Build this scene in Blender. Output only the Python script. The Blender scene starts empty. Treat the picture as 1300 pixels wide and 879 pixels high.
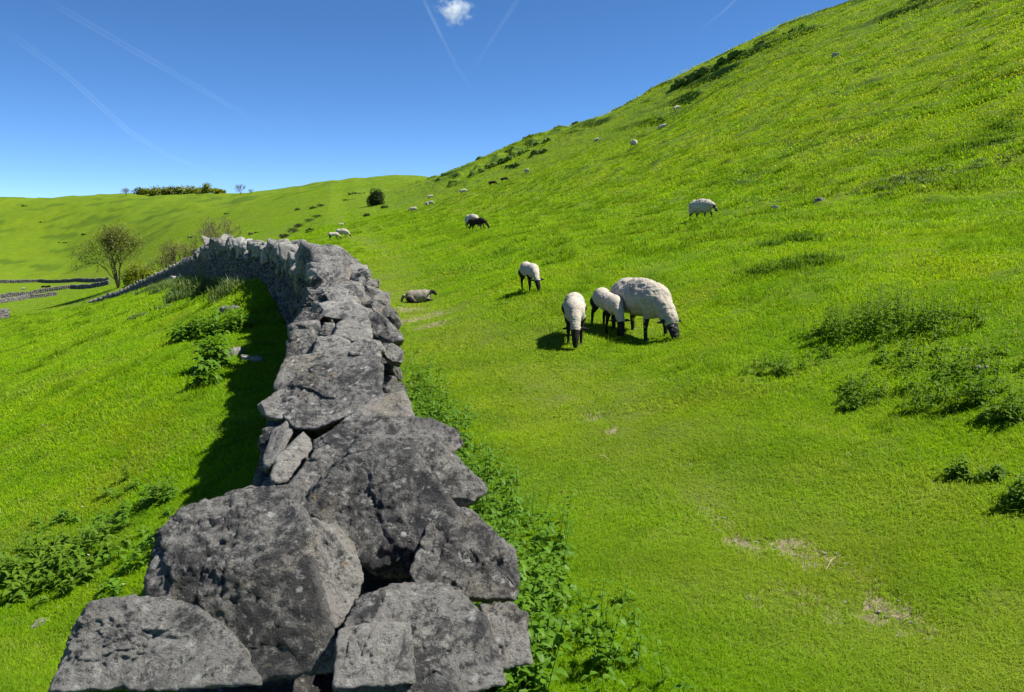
import bpy, bmesh, math, random
import numpy as np
from mathutils import Vector, Matrix

sc = bpy.context.scene
R = math.radians
# ------------------------------------------------------------------ camera, sky, sun, exposure
cd = bpy.data.cameras.new("camera"); cam = bpy.data.objects.new("camera", cd); sc.collection.objects.link(cam)
cam.location = (0, 0, 0); cam.rotation_euler = (R(90 - 7.86), 0, 0)
cd.sensor_width = 36; cd.lens = 28; cd.clip_start = .05; cd.clip_end = 60000
sc.camera = cam
SUN_AZ, SUN_EL = 84.0, 55.0              # bearing clockwise from straight ahead, height
w = bpy.data.worlds.new("World"); sc.world = w; w.use_nodes = True
nt = w.node_tree; bgn = nt.nodes["Background"]
sky = nt.nodes.new("ShaderNodeTexSky"); sky.sky_type = 'NISHITA'; sky.sun_disc = False
sky.sun_elevation = R(SUN_EL); sky.sun_rotation = R(SUN_AZ)
sky.altitude = 2500; sky.air_density = .5; sky.dust_density = 0.35; sky.ozone_density = 1.5
hsv = nt.nodes.new("ShaderNodeHueSaturation"); hsv.inputs['Saturation'].default_value = 1.22; hsv.inputs['Hue'].default_value = .500
nt.links.new(sky.outputs[0], hsv.inputs['Color']); nt.links.new(hsv.outputs[0], bgn.inputs[0])
bgn.inputs[1].default_value = 0.11
sl = bpy.data.lights.new("sun", 'SUN'); sun = bpy.data.objects.new("sun", sl); sc.collection.objects.link(sun)
sl.energy = 4.8; sl.angle = R(.53); sl.color = (1, .955, .88)
_sd = Vector((math.sin(R(SUN_AZ)) * math.cos(R(SUN_EL)), math.cos(R(SUN_AZ)) * math.cos(R(SUN_EL)), math.sin(R(SUN_EL))))
sun.rotation_euler = _sd.to_track_quat('Z', 'Y').to_euler(); sun.location = _sd * 50
sc.view_settings.view_transform = 'Standard'; sc.view_settings.look = 'None'; sc.view_settings.gamma = 1; sc.view_settings.exposure = 0.94
sc.cycles.volume_bounces = 5; sc.cycles.max_bounces = 6; sc.cycles.transparent_max_bounces = 12; sc.cycles.transmission_bounces = 4; sc.cycles.diffuse_bounces = 2
rng = np.random.RandomState(11); random.seed(5)

# ------------------------------------------------------------------ helpers
def mesh_np(name, V, F, mat=None, smooth=True, attrs=None, mats=None, midx=None):
    V = np.asarray(V, np.float32); me = bpy.data.meshes.new(name)
    groups = F if isinstance(F, list) else [F]
    groups = [np.asarray(g, np.int32) for g in groups if len(g)]
    me.vertices.add(len(V)); me.vertices.foreach_set('co', V.ravel())
    nl = sum(g.size for g in groups); nf = sum(len(g) for g in groups)
    me.loops.add(nl); me.loops.foreach_set('vertex_index', np.concatenate([g.ravel() for g in groups]))
    tot = np.concatenate([np.full(len(g), g.shape[1], np.int32) for g in groups])
    st = np.concatenate([[0], np.cumsum(tot)[:-1]]).astype(np.int32)
    me.polygons.add(nf); me.polygons.foreach_set('loop_start', st); me.polygons.foreach_set('loop_total', tot)
    me.polygons.foreach_set('use_smooth', np.full(nf, smooth))
    for m in (mats or ([mat] if mat else [])): me.materials.append(m)
    if midx is not None: me.polygons.foreach_set('material_index', np.asarray(midx, np.int32))
    for k, a in (attrs or {}).items():
        at_ = me.attributes.new(k, 'FLOAT', 'POINT'); at_.data.foreach_set('value', np.asarray(a, np.float32))
    me.update(calc_edges=True); me.validate()
    return me
def link(name, me, parent=None, loc=None):
    o = bpy.data.objects.new(name, me); sc.collection.objects.link(o)
    if loc is not None: o.location = loc
    if parent: o.parent = parent
    return o
def tag(o, label=None, cat=None, group=None, kind=None):
    for k, v_ in (('label', label), ('category', cat), ('group', group), ('kind', kind)):
        if v_: o[k] = v_
    return o
def empty(name, loc=(0, 0, 0), rz=0):
    o = bpy.data.objects.new(name, None); sc.collection.objects.link(o); o.location = loc; o.rotation_euler = (0, 0, rz)
    o.empty_display_size = .2
    return o
class Soup:
    """collects vertex / face arrays into one mesh"""
    def __init__(s): s.V, s.F, s.A, s.n = [], {}, [], 0
    def add(s, V, F, a=0.):
        V = np.asarray(V, float); F = np.asarray(F, int)
        s.V.append(V); s.F.setdefault(F.shape[1], []).append(F + s.n); s.n += len(V)
        s.A.append(np.broadcast_to(np.asarray(a, float), (len(V),)))
    def mesh(s, name, mat, smooth=True):
        return mesh_np(name, np.concatenate(s.V), [np.concatenate(f) for f in s.F.values()], mat, smooth, {'rnd': np.concatenate(s.A)})
_ICO = {}
def ico(n):
    if n not in _ICO:
        bm = bmesh.new(); bmesh.ops.create_icosphere(bm, subdivisions=n, radius=1)
        bm.verts.ensure_lookup_table()
        _ICO[n] = (np.array([v.co[:] for v in bm.verts]), np.array([[v.index for v in f.verts] for f in bm.faces])); bm.free()
    return _ICO[n]
def tube(S, P, rad, k=6, a=0., cap=True):
    """tapered tube through points P"""
    P = np.asarray(P, float); n = len(P); rad = np.broadcast_to(np.asarray(rad, float), (n,))
    T = np.gradient(P, axis=0); T /= np.linalg.norm(T, axis=1)[:, None] + 1e-9
    up = np.array([0, 0, 1.]) if abs(T[0, 2]) < .9 else np.array([1., 0, 0])
    A = np.cross(T, up); A /= np.linalg.norm(A, axis=1)[:, None] + 1e-9; B = np.cross(T, A)
    th = np.arange(k) / k * 2 * math.pi
    V = P[:, None] + rad[:, None, None] * (A[:, None] * np.cos(th)[None, :, None] + B[:, None] * np.sin(th)[None, :, None])
    i = np.arange(n - 1)[:, None] * k; j = np.arange(k)[None]; j2 = (j + 1) % k
    S.add(V.reshape(-1, 3), np.stack([i + j, i + j2, i + k + j2, i + k + j], -1).reshape(-1, 4), a)

# ------------------------------------------------------------------ node materials
class NT:
    def __init__(s, name):
        s.m = bpy.data.materials.new(name); s.m.use_nodes = True; s.t = s.m.node_tree; s.t.nodes.clear()
        s.out = s.n("ShaderNodeOutputMaterial")
    def n(s, typ, **kw):
        nd = s.t.nodes.new(typ)
        for k, v_ in kw.items():
            if k in nd.inputs: s.set(nd.inputs[k], v_)
            else: setattr(nd, k, v_)
        return nd
    def set(s, inp, v_):
        if hasattr(v_, 'is_output'): s.t.links.new(v_, inp)
        else: inp.default_value = v_
    def pos(s): return s.n("ShaderNodeNewGeometry").outputs['Position']
    def noise(s, vec, scale, detail=4, rough=.55, dist=0):
        return s.n("ShaderNodeTexNoise", Vector=vec, Scale=scale, Detail=detail, Roughness=rough, Distortion=dist).outputs['Fac']
    def ramp(s, fac, *stops):
        nd = s.n("ShaderNodeValToRGB", Fac=fac); e = nd.color_ramp.elements
        while len(e) < len(stops): e.new(.5)
        for el, (p, c) in zip(e, stops):
            el.position = p; el.color = (c, c, c, 1) if not isinstance(c, tuple) else (*c, 1)
        return nd.outputs['Color']
    def mix(s, fac, a, b, mode='MIX'):
        nd = s.n("ShaderNodeMix", data_type='RGBA', blend_type=mode)
        s.set(nd.inputs['Factor'], fac)
        for sock, v_ in ((nd.inputs[6], a), (nd.inputs[7], b)):
            s.set(sock, (*v_, 1) if isinstance(v_, tuple) and len(v_) == 3 else v_)
        return nd.outputs[2]
    def math(s, op, a, b=0.):
        nd = s.n("ShaderNodeMath", operation=op); s.set(nd.inputs[0], a); s.set(nd.inputs[1], b); return nd.outputs[0]
    def attr(s, name, typ='GEOMETRY'): return s.n("ShaderNodeAttribute", attribute_name=name, attribute_type=typ).outputs['Fac']
    def bump(s, h, strength=.5, dist=.02): return s.n("ShaderNodeBump", Height=h, Strength=strength, Distance=dist).outputs[0]
    def bsdf(s, col, rough=.8, spec=.3, normal=None):
        b = s.n("ShaderNodeBsdfPrincipled", Roughness=rough)
        s.set(b.inputs['Base Color'], (*col, 1) if isinstance(col, tuple) else col); s.set(b.inputs['Specular IOR Level'], spec)
        if normal is not None: s.set(b.inputs['Normal'], normal)
        return b.outputs[0]
    def done(s, sh): s.t.links.new(sh, s.out.inputs['Surface']); return s.m

G_YEL, G_MID, G_DEEP = (.180, .235, .006), (.130, .205, .005), (.070, .135, .006)
def pasture(t):
    """the pasture's own colours: yellow-green and deeper swathes, by place"""
    p = t.pos()
    a = t.noise(p, .22, 4, .6); b = t.noise(p, 1.3, 4, .6); c = t.noise(p, .03, 3)
    col = t.mix(t.ramp(a, (.38, 0.), (.64, 1.)), G_MID, G_YEL)
    col = t.mix(t.ramp(b, (.44, 0.), (.70, .75)), col, G_DEEP)
    col = t.mix(t.ramp(c, (.40, 0.), (.66, .45)), col, (.115, .19, .008))
    col = t.mix(t.ramp(t.noise(p, .55, 5, .7), (.50, 0.), (.68, .55)), col, (.165, .185, .028))      # drier, strawy turf
    col = t.mix(t.ramp(t.noise(p, 3.1, 4, .65), (.52, 0.), (.70, .6)), col, (.062, .125, .010))
    return p, col
def leaf_shader(t, col, trans=.4, rough=.55, spec=.25, up=0.):
    nm = None
    if up:                                       # blades in a sward shade as the sward, not as so many upright cards
        g = t.n("ShaderNodeNewGeometry").outputs['Normal']; vm = t.n("ShaderNodeMix", data_type='VECTOR'); vm.inputs[0].default_value = up
        t.t.links.new(g, vm.inputs[4]); vm.inputs[5].default_value = (.0, .0, 1.); nv = t.n("ShaderNodeVectorMath", operation='NORMALIZE'); t.t.links.new(vm.outputs[1], nv.inputs[0]); nm = nv.outputs[0]
    b = t.bsdf(col, rough, spec, nm)
    tr = t.n("ShaderNodeBsdfTranslucent"); t.set(tr.inputs[0], t.mix(1., col, (1.3, 1.22, .5), 'MULTIPLY'))
    m = t.n("ShaderNodeMixShader"); t.set(m.inputs[0], trans); t.t.links.new(b, m.inputs[1]); t.t.links.new(tr.outputs[0], m.inputs[2])
    return m.outputs[0]

def mat_ground():
    t = NT("pasture"); p, col = pasture(t)
    worn = t.attr('worn'); soil = t.attr('soil'); dark = t.attr('rank')
    col = t.mix(t.math('MULTIPLY', worn, .7), col, (.135, .160, .030))
    col = t.mix(dark, col, (.030, .075, .008))
    fine = t.noise(p, 22, 6, .7)
    col = t.mix(t.ramp(fine, (.36, .7), (.66, 0.)), col, t.mix(1., col, (.62, .72, .6), 'MULTIPLY'))
    straw = t.noise(p, 60, 3, .7)
    col = t.mix(t.ramp(straw, (.62, 0.), (.74, .35)), col, (.30, .28, .10))
    earth = t.mix(t.noise(p, 9, 5), (.15, .115, .07), (.36, .30, .21))
    brk = t.ramp(t.math('ADD', soil, t.math('MULTIPLY', t.math('SUBTRACT', t.noise(p, 14, 6, .7), .5), 1.3)), (.42, 0.), (.58, 1.))
    col = t.mix(brk, col, earth)
    h = t.math('ADD', t.math('MULTIPLY', t.noise(p, 5, 5, .65), .5), t.math('MULTIPLY', t.noise(p, 28, 5, .7), .25))
    return t.done(t.bsdf(col, .9, .08, t.bump(h, .9, .12)))
def mat_blade():
    t = NT("grass_blade"); p, col = pasture(t)
    r_ = t.attr('tint', 'INSTANCER')
    col = t.mix(1., col, (1.50, 1.84, .95), 'MULTIPLY')
    col = t.mix(t.ramp(r_, (.0, .6), (.40, 0.)), col, G_DEEP)
    col = t.mix(t.ramp(r_, (.60, 0.), (1., .6)), col, (.30, .33, .012))
    col = t.mix(t.ramp(t.attr('worn_i', 'INSTANCER'), (.0, 0.), (1., .5)), col, (.29, .36, .045))
    col = t.mix(t.ramp(t.attr('rnd'), (.94, 0.), (.98, .7)), col, (.42, .40, .15))
    return t.done(leaf_shader(t, col, .48, .6, .03, .65))
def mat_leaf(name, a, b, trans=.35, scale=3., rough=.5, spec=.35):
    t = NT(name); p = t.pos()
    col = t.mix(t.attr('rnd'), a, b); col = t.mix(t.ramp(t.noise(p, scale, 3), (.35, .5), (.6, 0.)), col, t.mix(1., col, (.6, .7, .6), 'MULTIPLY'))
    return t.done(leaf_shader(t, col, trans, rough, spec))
def mat_bark(name, a, b):
    t = NT(name); p = t.pos()
    n_ = t.noise(p, 4, 6, .7); return t.done(t.bsdf(t.mix(n_, a, b), .9, .1, t.bump(t.noise(p, 12, 5), .6, .05)))
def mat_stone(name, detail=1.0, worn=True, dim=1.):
    t = NT(name); p = t.pos(); r_ = t.attr('rnd')
    q = t.n("ShaderNodeVectorMath", operation='ADD'); t.set(q.inputs[0], p)
    cb = t.n("ShaderNodeCombineXYZ"); t.set(cb.inputs[0], t.math('MULTIPLY', r_, 37.)); t.set(cb.inputs[2], t.math('MULTIPLY', r_, 11.)); t.t.links.new(cb.outputs[0], q.inputs[1]); p = q.outputs[0]
    base_ = t.mix(r_, (.15 * dim, .144 * dim, .134 * dim), (.345 * dim, .330 * dim, .300 * dim)); drk = t.math('MULTIPLY', t.math('SUBTRACT', .42, r_), .08)
    col = t.mix(t.ramp(t.noise(p, 4.5, 6, .65), (.38, 0.), (.62, .7)), base_, (.36 * dim, .345 * dim, .31 * dim))
    col = t.mix(t.ramp(t.noise(p, 3.2, 5, .65), (.54, 0.), (.68, .6)), col, (.215, .175, .105))          # ochre weathering
    col = t.mix(t.ramp(t.math('ADD', t.noise(p, 7, 10, .78, .6), drk), (.48, 0.), (.565, .88)), col, (.044, .044, .047))       # black lichen
    col = t.mix(t.ramp(t.math('ADD', t.noise(p, 46, 6, .8, .3), drk), (.51, 0.), (.59, .9)), col, (.045, .045, .047))
    col = t.mix(t.ramp(t.noise(p, 30, 6, .78, .3), (.56, 0.), (.64, .8)), col, (.47, .46, .42))           # grey lichen crust
    v_ = t.n("ShaderNodeTexVoronoi", Vector=p, Scale=15.); v_.inputs['Randomness'].default_value = 1
    vm = t.math('ADD', v_.outputs['Distance'], t.math('MULTIPLY', t.math('SUBTRACT', t.noise(p, 60, 3), .5), .22))
    col = t.mix(t.ramp(vm, (.09, .75), (.15, 0.)), col, (.52, .515, .48))
    col = t.mix(t.ramp(t.noise(p, 11, 4, .7), (.68, 0.), (.73, .7)), col, (.30, .19, .055))               # a little orange lichen
    if worn:
      pt = t.n("ShaderNodeNewGeometry").outputs['Pointiness']
      col = t.mix(t.ramp(pt, (.53, 0.), (.62, .6)), col, (.48, .465, .43))                                # worn arrises
    h = t.math('ADD', t.math('MULTIPLY', t.noise(p, 20, 10, .78), .75), t.math('MULTIPLY', t.noise(p, 90, 6, .75), .22))
    return t.done(t.bsdf(col, .9, .2, t.bump(h, 1., .06 * detail)))
M_GROUND, M_BLADE = mat_ground(), mat_blade()
M_STONE, M_STONE_FAR = mat_stone("limestone"), mat_stone("limestone_far", 2., False, .8)
M_FACE = mat_stone("limestone_painted_shade", 1., False, .45); M_RUBBLE = mat_stone("limestone_rubble", 1., False, .74)  # M_FACE darkens the wall faces: their shade is painted into the stone colour
M_NETTLE = mat_leaf("nettle_leaf", (.060, .150, .008), (.125, .250, .012), .38, 3., .5, .2)
M_WEED = mat_leaf("weed_leaf", (.075, .160, .012), (.150, .250, .020), .42, 3., .55, .10)
M_PALE = mat_leaf("cow_parsley_leaf", (.095, .16, .03), (.18, .24, .06), .35)
# ------------------------------------------------------------------ terrain as a height function (metres, camera height = 0)
F_PX, PITCH = 1011.0, math.radians(7.86)
CP, SP = math.cos(PITCH), math.sin(PITCH)
def at(px, py, d):
    """point seen at photo pixel (px, py) at distance d ahead of the camera"""
    X = (px - 650.0) / F_PX; Y = (py - 439.5) / F_PX
    fy = CP - Y * SP; fz = -SP - Y * CP
    return np.array([X / fy * d, d, fz / fy * d])

def lerp(a, b, t): return a + (b - a) * t
def sstep(a, b, x):
    t = np.clip((x - a) / (b - a), 0, 1); return t * t * (3 - 2 * t)

_rs = np.random.RandomState(7)
_PERM = np.concatenate([_rs.permutation(256)] * 3)
_G = _rs.normal(size=(256, 3)); _G /= np.linalg.norm(_G, axis=1)[:, None]
_ga2 = _rs.uniform(0, 2 * math.pi, 256); _G2 = np.stack([np.cos(_ga2), np.sin(_ga2)], -1)
def perlin(x, y, z=None):
    x = np.asarray(x, float); y = np.asarray(y, float)
    z = np.zeros_like(x) if z is None else np.asarray(z, float)
    xi = np.floor(x).astype(int); yi = np.floor(y).astype(int); zi = np.floor(z).astype(int)
    xf, yf, zf = x - xi, y - yi, z - zi
    fd = lambda t: t * t * t * (t * (t * 6 - 15) + 10)
    u, v, w = fd(xf), fd(yf), fd(zf)
    out = 0
    for dx in (0, 1):
        for dy in (0, 1):
            for dz in (0, 1):
                h = _PERM[_PERM[_PERM[(xi + dx) & 255] + ((yi + dy) & 255)] + ((zi + dz) & 255)]
                g = _G[h]
                dot = g[..., 0] * (xf - dx) + g[..., 1] * (yf - dy) + g[..., 2] * (zf - dz)
                out = out + dot * (u if dx else 1 - u) * (v if dy else 1 - v) * (w if dz else 1 - w)
    return out * 1.4
def perlin2(x, y):
    xi = np.floor(x).astype(int); yi = np.floor(y).astype(int); xf, yf = x - xi, y - yi
    fd = lambda t: t * t * t * (t * (t * 6 - 15) + 10)
    u, v = fd(xf), fd(yf); out = 0
    for dx in (0, 1):
        for dy in (0, 1):
            g = _G2[_PERM[_PERM[(xi + dx) & 255] + ((yi + dy) & 255)]]
            out = out + (g[..., 0] * (xf - dx) + g[..., 1] * (yf - dy)) * (u if dx else 1 - u) * (v if dy else 1 - v)
    return out * 1.5
def fbm(x, y, z=None, oct=4, gain=.5):
    s, a, f = 0, 1, 1
    for i in range(oct):
        s = s + a * (perlin2(x * f + 17.3 * i, y * f - 9.1 * i) if z is None else perlin(x * f + 17.3 * i, y * f - 9.1 * i, z * f + 5.7 * i)); a *= gain; f *= 2.03
    return s

AX = np.array([-0.21, 0.978])            # valley axis; u runs along it, v to its right
def uv(x, y): return x * AX[0] + y * AX[1], x * AX[1] - y * AX[0]

PV = np.array([(-200,-34),(-60,-14),(-22,-6.5),(-15,-4.9),(-10,-3.8),(-7,-3.15),(-6,-2.85),(-4,-2.4),(-3,-2.17),(0,-2.08),(2.4,-1.93),(4,-1.58),(7,-.85),
               (12.5,.1),(20,2.6),(32.6,8.3),(51,16.8),(66,24.5),(80,31.6),(92,36.5),(110,42),(150,49),(300,58),(3000,60)])
def _pchip(xs, ys):
    h = np.diff(xs); dl = np.diff(ys) / h; m = np.zeros(len(xs))
    for i in range(1, len(xs) - 1):
        if dl[i-1] * dl[i] > 0:
            w1, w2 = 2 * h[i] + h[i-1], h[i] + 2 * h[i-1]
            m[i] = (w1 + w2) / (w1 / dl[i-1] + w2 / dl[i])
    m[0], m[-1] = dl[0], dl[-1]
    def f(x):
        x = np.clip(x, xs[0], xs[-1]); i = np.clip(np.searchsorted(xs, x) - 1, 0, len(xs) - 2)
        t = (x - xs[i]) / h[i]
        return ((1 + 2*t) * (1-t)**2 * ys[i] + t * (1-t)**2 * h[i] * m[i] + t*t*(3-2*t) * ys[i+1] + t*t*(t-1) * h[i] * m[i+1])
    return f
_P = _pchip(PV[:, 0].astype(float), PV[:, 1].astype(float))
def base(x, y):
    u, v = uv(x, y)
    return _P(v) + 0.026 * np.clip(u, 0, 130) * sstep(-9 - .22 * np.clip(u, 0, 200), 1 + .12 * np.clip(u, 0, 200), v)

CTRL = [(0,405,110),(0,420,60),(0,450,27),(0,500,16),(0,600,9.5),(0,700,6.6),(0,790,5.2),
 (100,388,130),(100,391,100),(100,400,60),(100,420,32),(100,450,19),(100,500,12.5),(100,600,8.3),(100,700,6.1),
 (150,379,108),(200,361,84),(200,371,45),(200,400,24),(200,450,14),(200,550,8.7),(250,350,60),(250,363,32),(250,400,19.5),
 (300,364,27),(300,345,60),(330,352,20.5),
 (0,395,160),(0,386,200),(0,378,230),(0,358,330),(0,300,430),(0,255,520),(0,268,700),(0,285,1300),
 (75,375,225),(75,366,245),(75,356,330),(75,305,420),(75,253,515),(75,268,700),
 (150,366,145),(150,361,180),(150,354,280),(150,310,380),(150,250.5,500),(150,262,700),(150,280,1300),
 (225,345,150),(225,325,250),(225,285,370),(225,248,490),(225,262,700),
 (300,331,110),(300,322,165),(300,305,230),(300,270,350),(300,246,480),(300,258,700),(300,275,1300),
 (370,312,70),(385,300,120),(400,286,190),(400,262,280),(400,235,430),(400,248,700),(370,295,200),(370,240,440),
 (435,300.5,77),(424,304,74),(432,288,115),(435,275,200),(435,262,260),(435,229,425),(435,240,700),(435,265,1300),
 (478,263,232),(480,245,300),(480,223,420),(480,236,700),(540,222.5,430),(540,236,700),(620,222,450),(620,240,800),
 (525,269,135),(546,262,142),(589,246,138),(600,292,43),(533,384,21),(675,371,14.5),(640,231,150),(669,221,150),
 (560,241,205),(560,223,290),(600,205,285),(640,189,270),(690,170,250),(728,163,232),(690,185,190),(640,207,205),(600,226,195),
 (560,232,400),(600,222,400),(640,208,400),(690,190,400),(560,250,700),(690,215,700),
 (805,188,92),(842,164,125),(893,278,29),(815,424,11.5),(728,441,10.4),
 (1100,8,124),(960,50,158),(850,102,195),(740,160,245)]
_c = np.array([c for c in CTRL], float)
def _coord(px, d): return np.stack([(px - 650) / 190.0, 2.0 * np.log(d)], -1)
_w = np.array([at(*c) for c in _c])
_res = (_w[:, 2] - base(_w[:, 0], _w[:, 1])) / _c[:, 2]
_cc = _coord(_c[:, 0], _c[:, 2])
_anch = [(px, d) for px in (-250, 150, 300, 420, 520, 700, 900, 1150, 1350, 1700) for d in (1.2, 2.5)] + \
        [(px, d) for px in (560, 700, 900, 1100, 1300, 1600) for d in (4, 6, 8.5)] + [(px, d) for px in (900, 1100, 1300, 1600) for d in (14, 24, 40, 65, 105)] + \
        [(px, d) for px in (560, 700, 760) for d in (25, 60, 95)] + [(px, d) for px in (860, 1000, 1200, 1600) for d in (250, 500, 1300)] + [(px, d) for px in (400, 440, 470) for d in (5, 9, 14)]
_ac = np.array([_coord(p, d) for p, d in _anch])
_cc = np.concatenate([_cc, _ac]); _res = np.concatenate([_res, np.zeros(len(_ac))])
def _phi(r2): return np.where(r2 > 1e-12, .5 * r2 * np.log(r2 + 1e-12), 0)
_n = len(_cc)
_A = np.zeros((_n + 3, _n + 3))
_A[:_n, :_n] = _phi(((_cc[:, None] - _cc[None]) ** 2).sum(-1)) + np.eye(_n) * .012
_A[:_n, _n] = 1; _A[:_n, _n+1:] = _cc; _A[_n, :_n] = 1; _A[_n+1:, :_n] = _cc.T
_sol = np.linalg.solve(_A, np.concatenate([_res, np.zeros(3)]))
def _tps(c):
    out = np.empty(len(c))
    for i in range(0, len(c), 20000):
        b = c[i:i+20000]
        out[i:i+20000] = _phi(((b[:, None] - _cc[None]) ** 2).sum(-1)) @ _sol[:_n] + _sol[_n] + b @ _sol[_n+1:]
    return out
# the smooth part of the height is tabulated once over (bearing, log distance)
_TA = np.linspace(-1.1, 1.1, 331); _TD = np.linspace(math.log(.9), math.log(1400), 420)
_ga, _gd = np.meshgrid(_TA, _TD, indexing='ij')
_TAB = _tps(_coord(np.clip(650 + F_PX * np.tan(np.clip(_ga, -.72, .72)), -350, 1700).ravel(), np.exp(_gd).ravel())).reshape(_ga.shape)
def smooth_h(x, y):
    x = np.asarray(x, float); y = np.asarray(y, float)
    yy = np.maximum(y, .9)
    a = np.clip(np.arctan2(x, yy), -1.099, 1.099); l = np.clip(np.log(yy), _TD[0], _TD[-1] - 1e-6)
    fa = (a - _TA[0]) / (_TA[1] - _TA[0]); fl = (l - _TD[0]) / (_TD[1] - _TD[0])
    ia = np.clip(fa.astype(int), 0, len(_TA) - 2); il = np.clip(fl.astype(int), 0, len(_TD) - 2)
    ta, tl = fa - ia, fl - il
    r = (_TAB[ia, il] * (1-ta) * (1-tl) + _TAB[ia+1, il] * ta * (1-tl) + _TAB[ia, il+1] * (1-ta) * tl + _TAB[ia+1, il+1] * ta * tl)
    return base(x, y) + r * yy
def relief(x, y):
    """tussocks, sheep tracks and the broken ledges under the brow"""
    u, v = uv(x, y); d = np.hypot(x, y)
    hill = sstep(4, 16, v)
    r = ((.018 + .034 * hill) * fbm(x / 1.1, y / 1.1, oct=3) + (.006 + .022 * hill) * fbm(x / .38, y / .38, oct=2)) * sstep(2, 8, d) + .05 * fbm(x / 5, y / 5, oct=2)
    t = fbm(u / 3.2, v / .9 + 3, oct=3)
    r = r + hill * (.15 * np.maximum(t, -.1) + .16 * fbm(u / 14, v / 4, oct=2))
    # terracettes: small treads that follow the contour
    st = (v + 1.6 * fbm(u / 22, v / 9, oct=2)) / 2.3
    fr = st - np.floor(st)
    r = r + sstep(14, 30, v) * .22 * (np.where(fr < .8, -fr / .8, -1 + (fr - .8) / .2) + .5) * sstep(-.15, .35, fbm(u / 17 + 5, v / 7, oct=2))
    # ledges near the brow and on the far spur
    lm = sstep(40, 60, v) * sstep(.0, .35, fbm(u / 30 + 2, v / 9 + 7, oct=3) + .15)
    st2 = (v + 5 * fbm(u / 40, v / 20, oct=2)) / 6.5
    f2 = st2 - np.floor(st2)
    r = r + lm * 1.3 * (np.where(f2 < .85, -f2 / .85, -1 + (f2 - .85) / .15) + .5)
    sp = sstep(170, 200, u) * (1 - sstep(300, 340, u)) * sstep(22, 34, v)
    f3 = (v + 6 * fbm(u / 45 + 4, v / 20, oct=2) + u * .03) / 5.5; f3 = f3 - np.floor(f3)
    r = r + sp * sstep(-.1, .3, fbm(u / 30 + 8, v / 12, oct=2)) * 2.0 * (np.where(f3 < .85, -f3 / .85, -1 + (f3 - .85) / .15) + .5)
    far = sstep(300, 380, y) * (1 - sstep(0, 30, v))
    r = r + far * (.8 * fbm(x / 18, y / 18, oct=3) + .5 * np.maximum(fbm(x / 40, y / 9 + 3, oct=2) - .1, 0))
    return r
def H(x, y): return smooth_h(x, y) + relief(x, y)

def row_of(z, d):
    sl_ = z / d; return 439.5 + F_PX * (-SP - sl_ * CP) / (CP - sl_ * SP)
_HD = np.exp(np.linspace(math.log(1.5), math.log(900), 2600))
def hit(px, py, dmin=1.5, full=True):
    """first point of the terrain under photo pixel (px, py)"""
    ds = _HD[_HD >= dmin]
    Y = (py - 439.5) / F_PX; P = at(px, py, 1.0)
    z = smooth_h(P[0] * ds, ds)
    k = np.nonzero(z >= P[2] * ds)[0]
    i = k[0] if len(k) else int(np.argmin(P[2] * ds - z))
    d = ds[i]
    x, y = P[0] * d, d
    return np.array([x, y, float(H(np.array([x]), np.array([y]))[0])])
# ------------------------------------------------------------------ the wall's line
_wp = np.array([(-4,.65),(0,-.06),(1.6,-.38),(3.9,-.86),(6.7,-1.44),(10,-2.2),(15,-3.75),(20,-5.8),(27,-9.3),(40,-15.4),(60,-23.7),(85,-37.8),(110,-54),(130,-69)])
_wx = _pchip(_wp[:, 0], _wp[:, 1])
_wt = np.array([(-4,-.7),(0,-.68),(3,-.66),(7,-.6),(10,-.50),(15,-.46),(20,-.36),(27,-.33),(40,-.95),(60,-1.70),(85,-4.2),(110,-7.65),(130,-10.7)])
_wz = _pchip(_wt[:, 0], _wt[:, 1])
_wbt = np.array([(-4,-1.2),(0,-1.18),(1.2,-1.14),(1.8,-1.05),(2.4,-.97),(3,-.90),(4,-.82),(6,-.72),(8,-.62),(10,-.50)])
_wbz = _pchip(_wbt[:, 0], _wbt[:, 1])
def body_top(y, z): return np.where(np.asarray(y) < 10, _wbz(np.asarray(y, float)), z)
_yy = np.concatenate([np.linspace(-3, 40, 900), np.linspace(40.05, 132, 900)])
WALL = np.stack([_wx(_yy), _yy], -1)
_sl = np.concatenate([[0], np.cumsum(np.linalg.norm(np.diff(WALL, axis=0), axis=1))])
def wall_at(s):
    """point, tangent, right normal, top height at arc length s"""
    y = np.interp(s, _sl, _yy); x = _wx(np.array([y]))[0]; e = .05
    tx = (_wx(np.array([y + e]))[0] - _wx(np.array([y - e]))[0]) / (2 * e)
    t_ = np.array([tx, 1.]); t_ /= np.linalg.norm(t_)
    return np.array([x, y]), t_, np.array([t_[1], -t_[0]]), float(_wz(np.array([y]))[0])
def wall_dist(x, y):
    """signed distance to the wall's line, + to its right"""
    wx = _wx(np.clip(y, -4, 130)); e = .1
    tx = (_wx(np.clip(y + e, -4, 130)) - _wx(np.clip(y - e, -4, 130))) / (2 * e)
    return (x - wx) / np.sqrt(1 + tx * tx)
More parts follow.
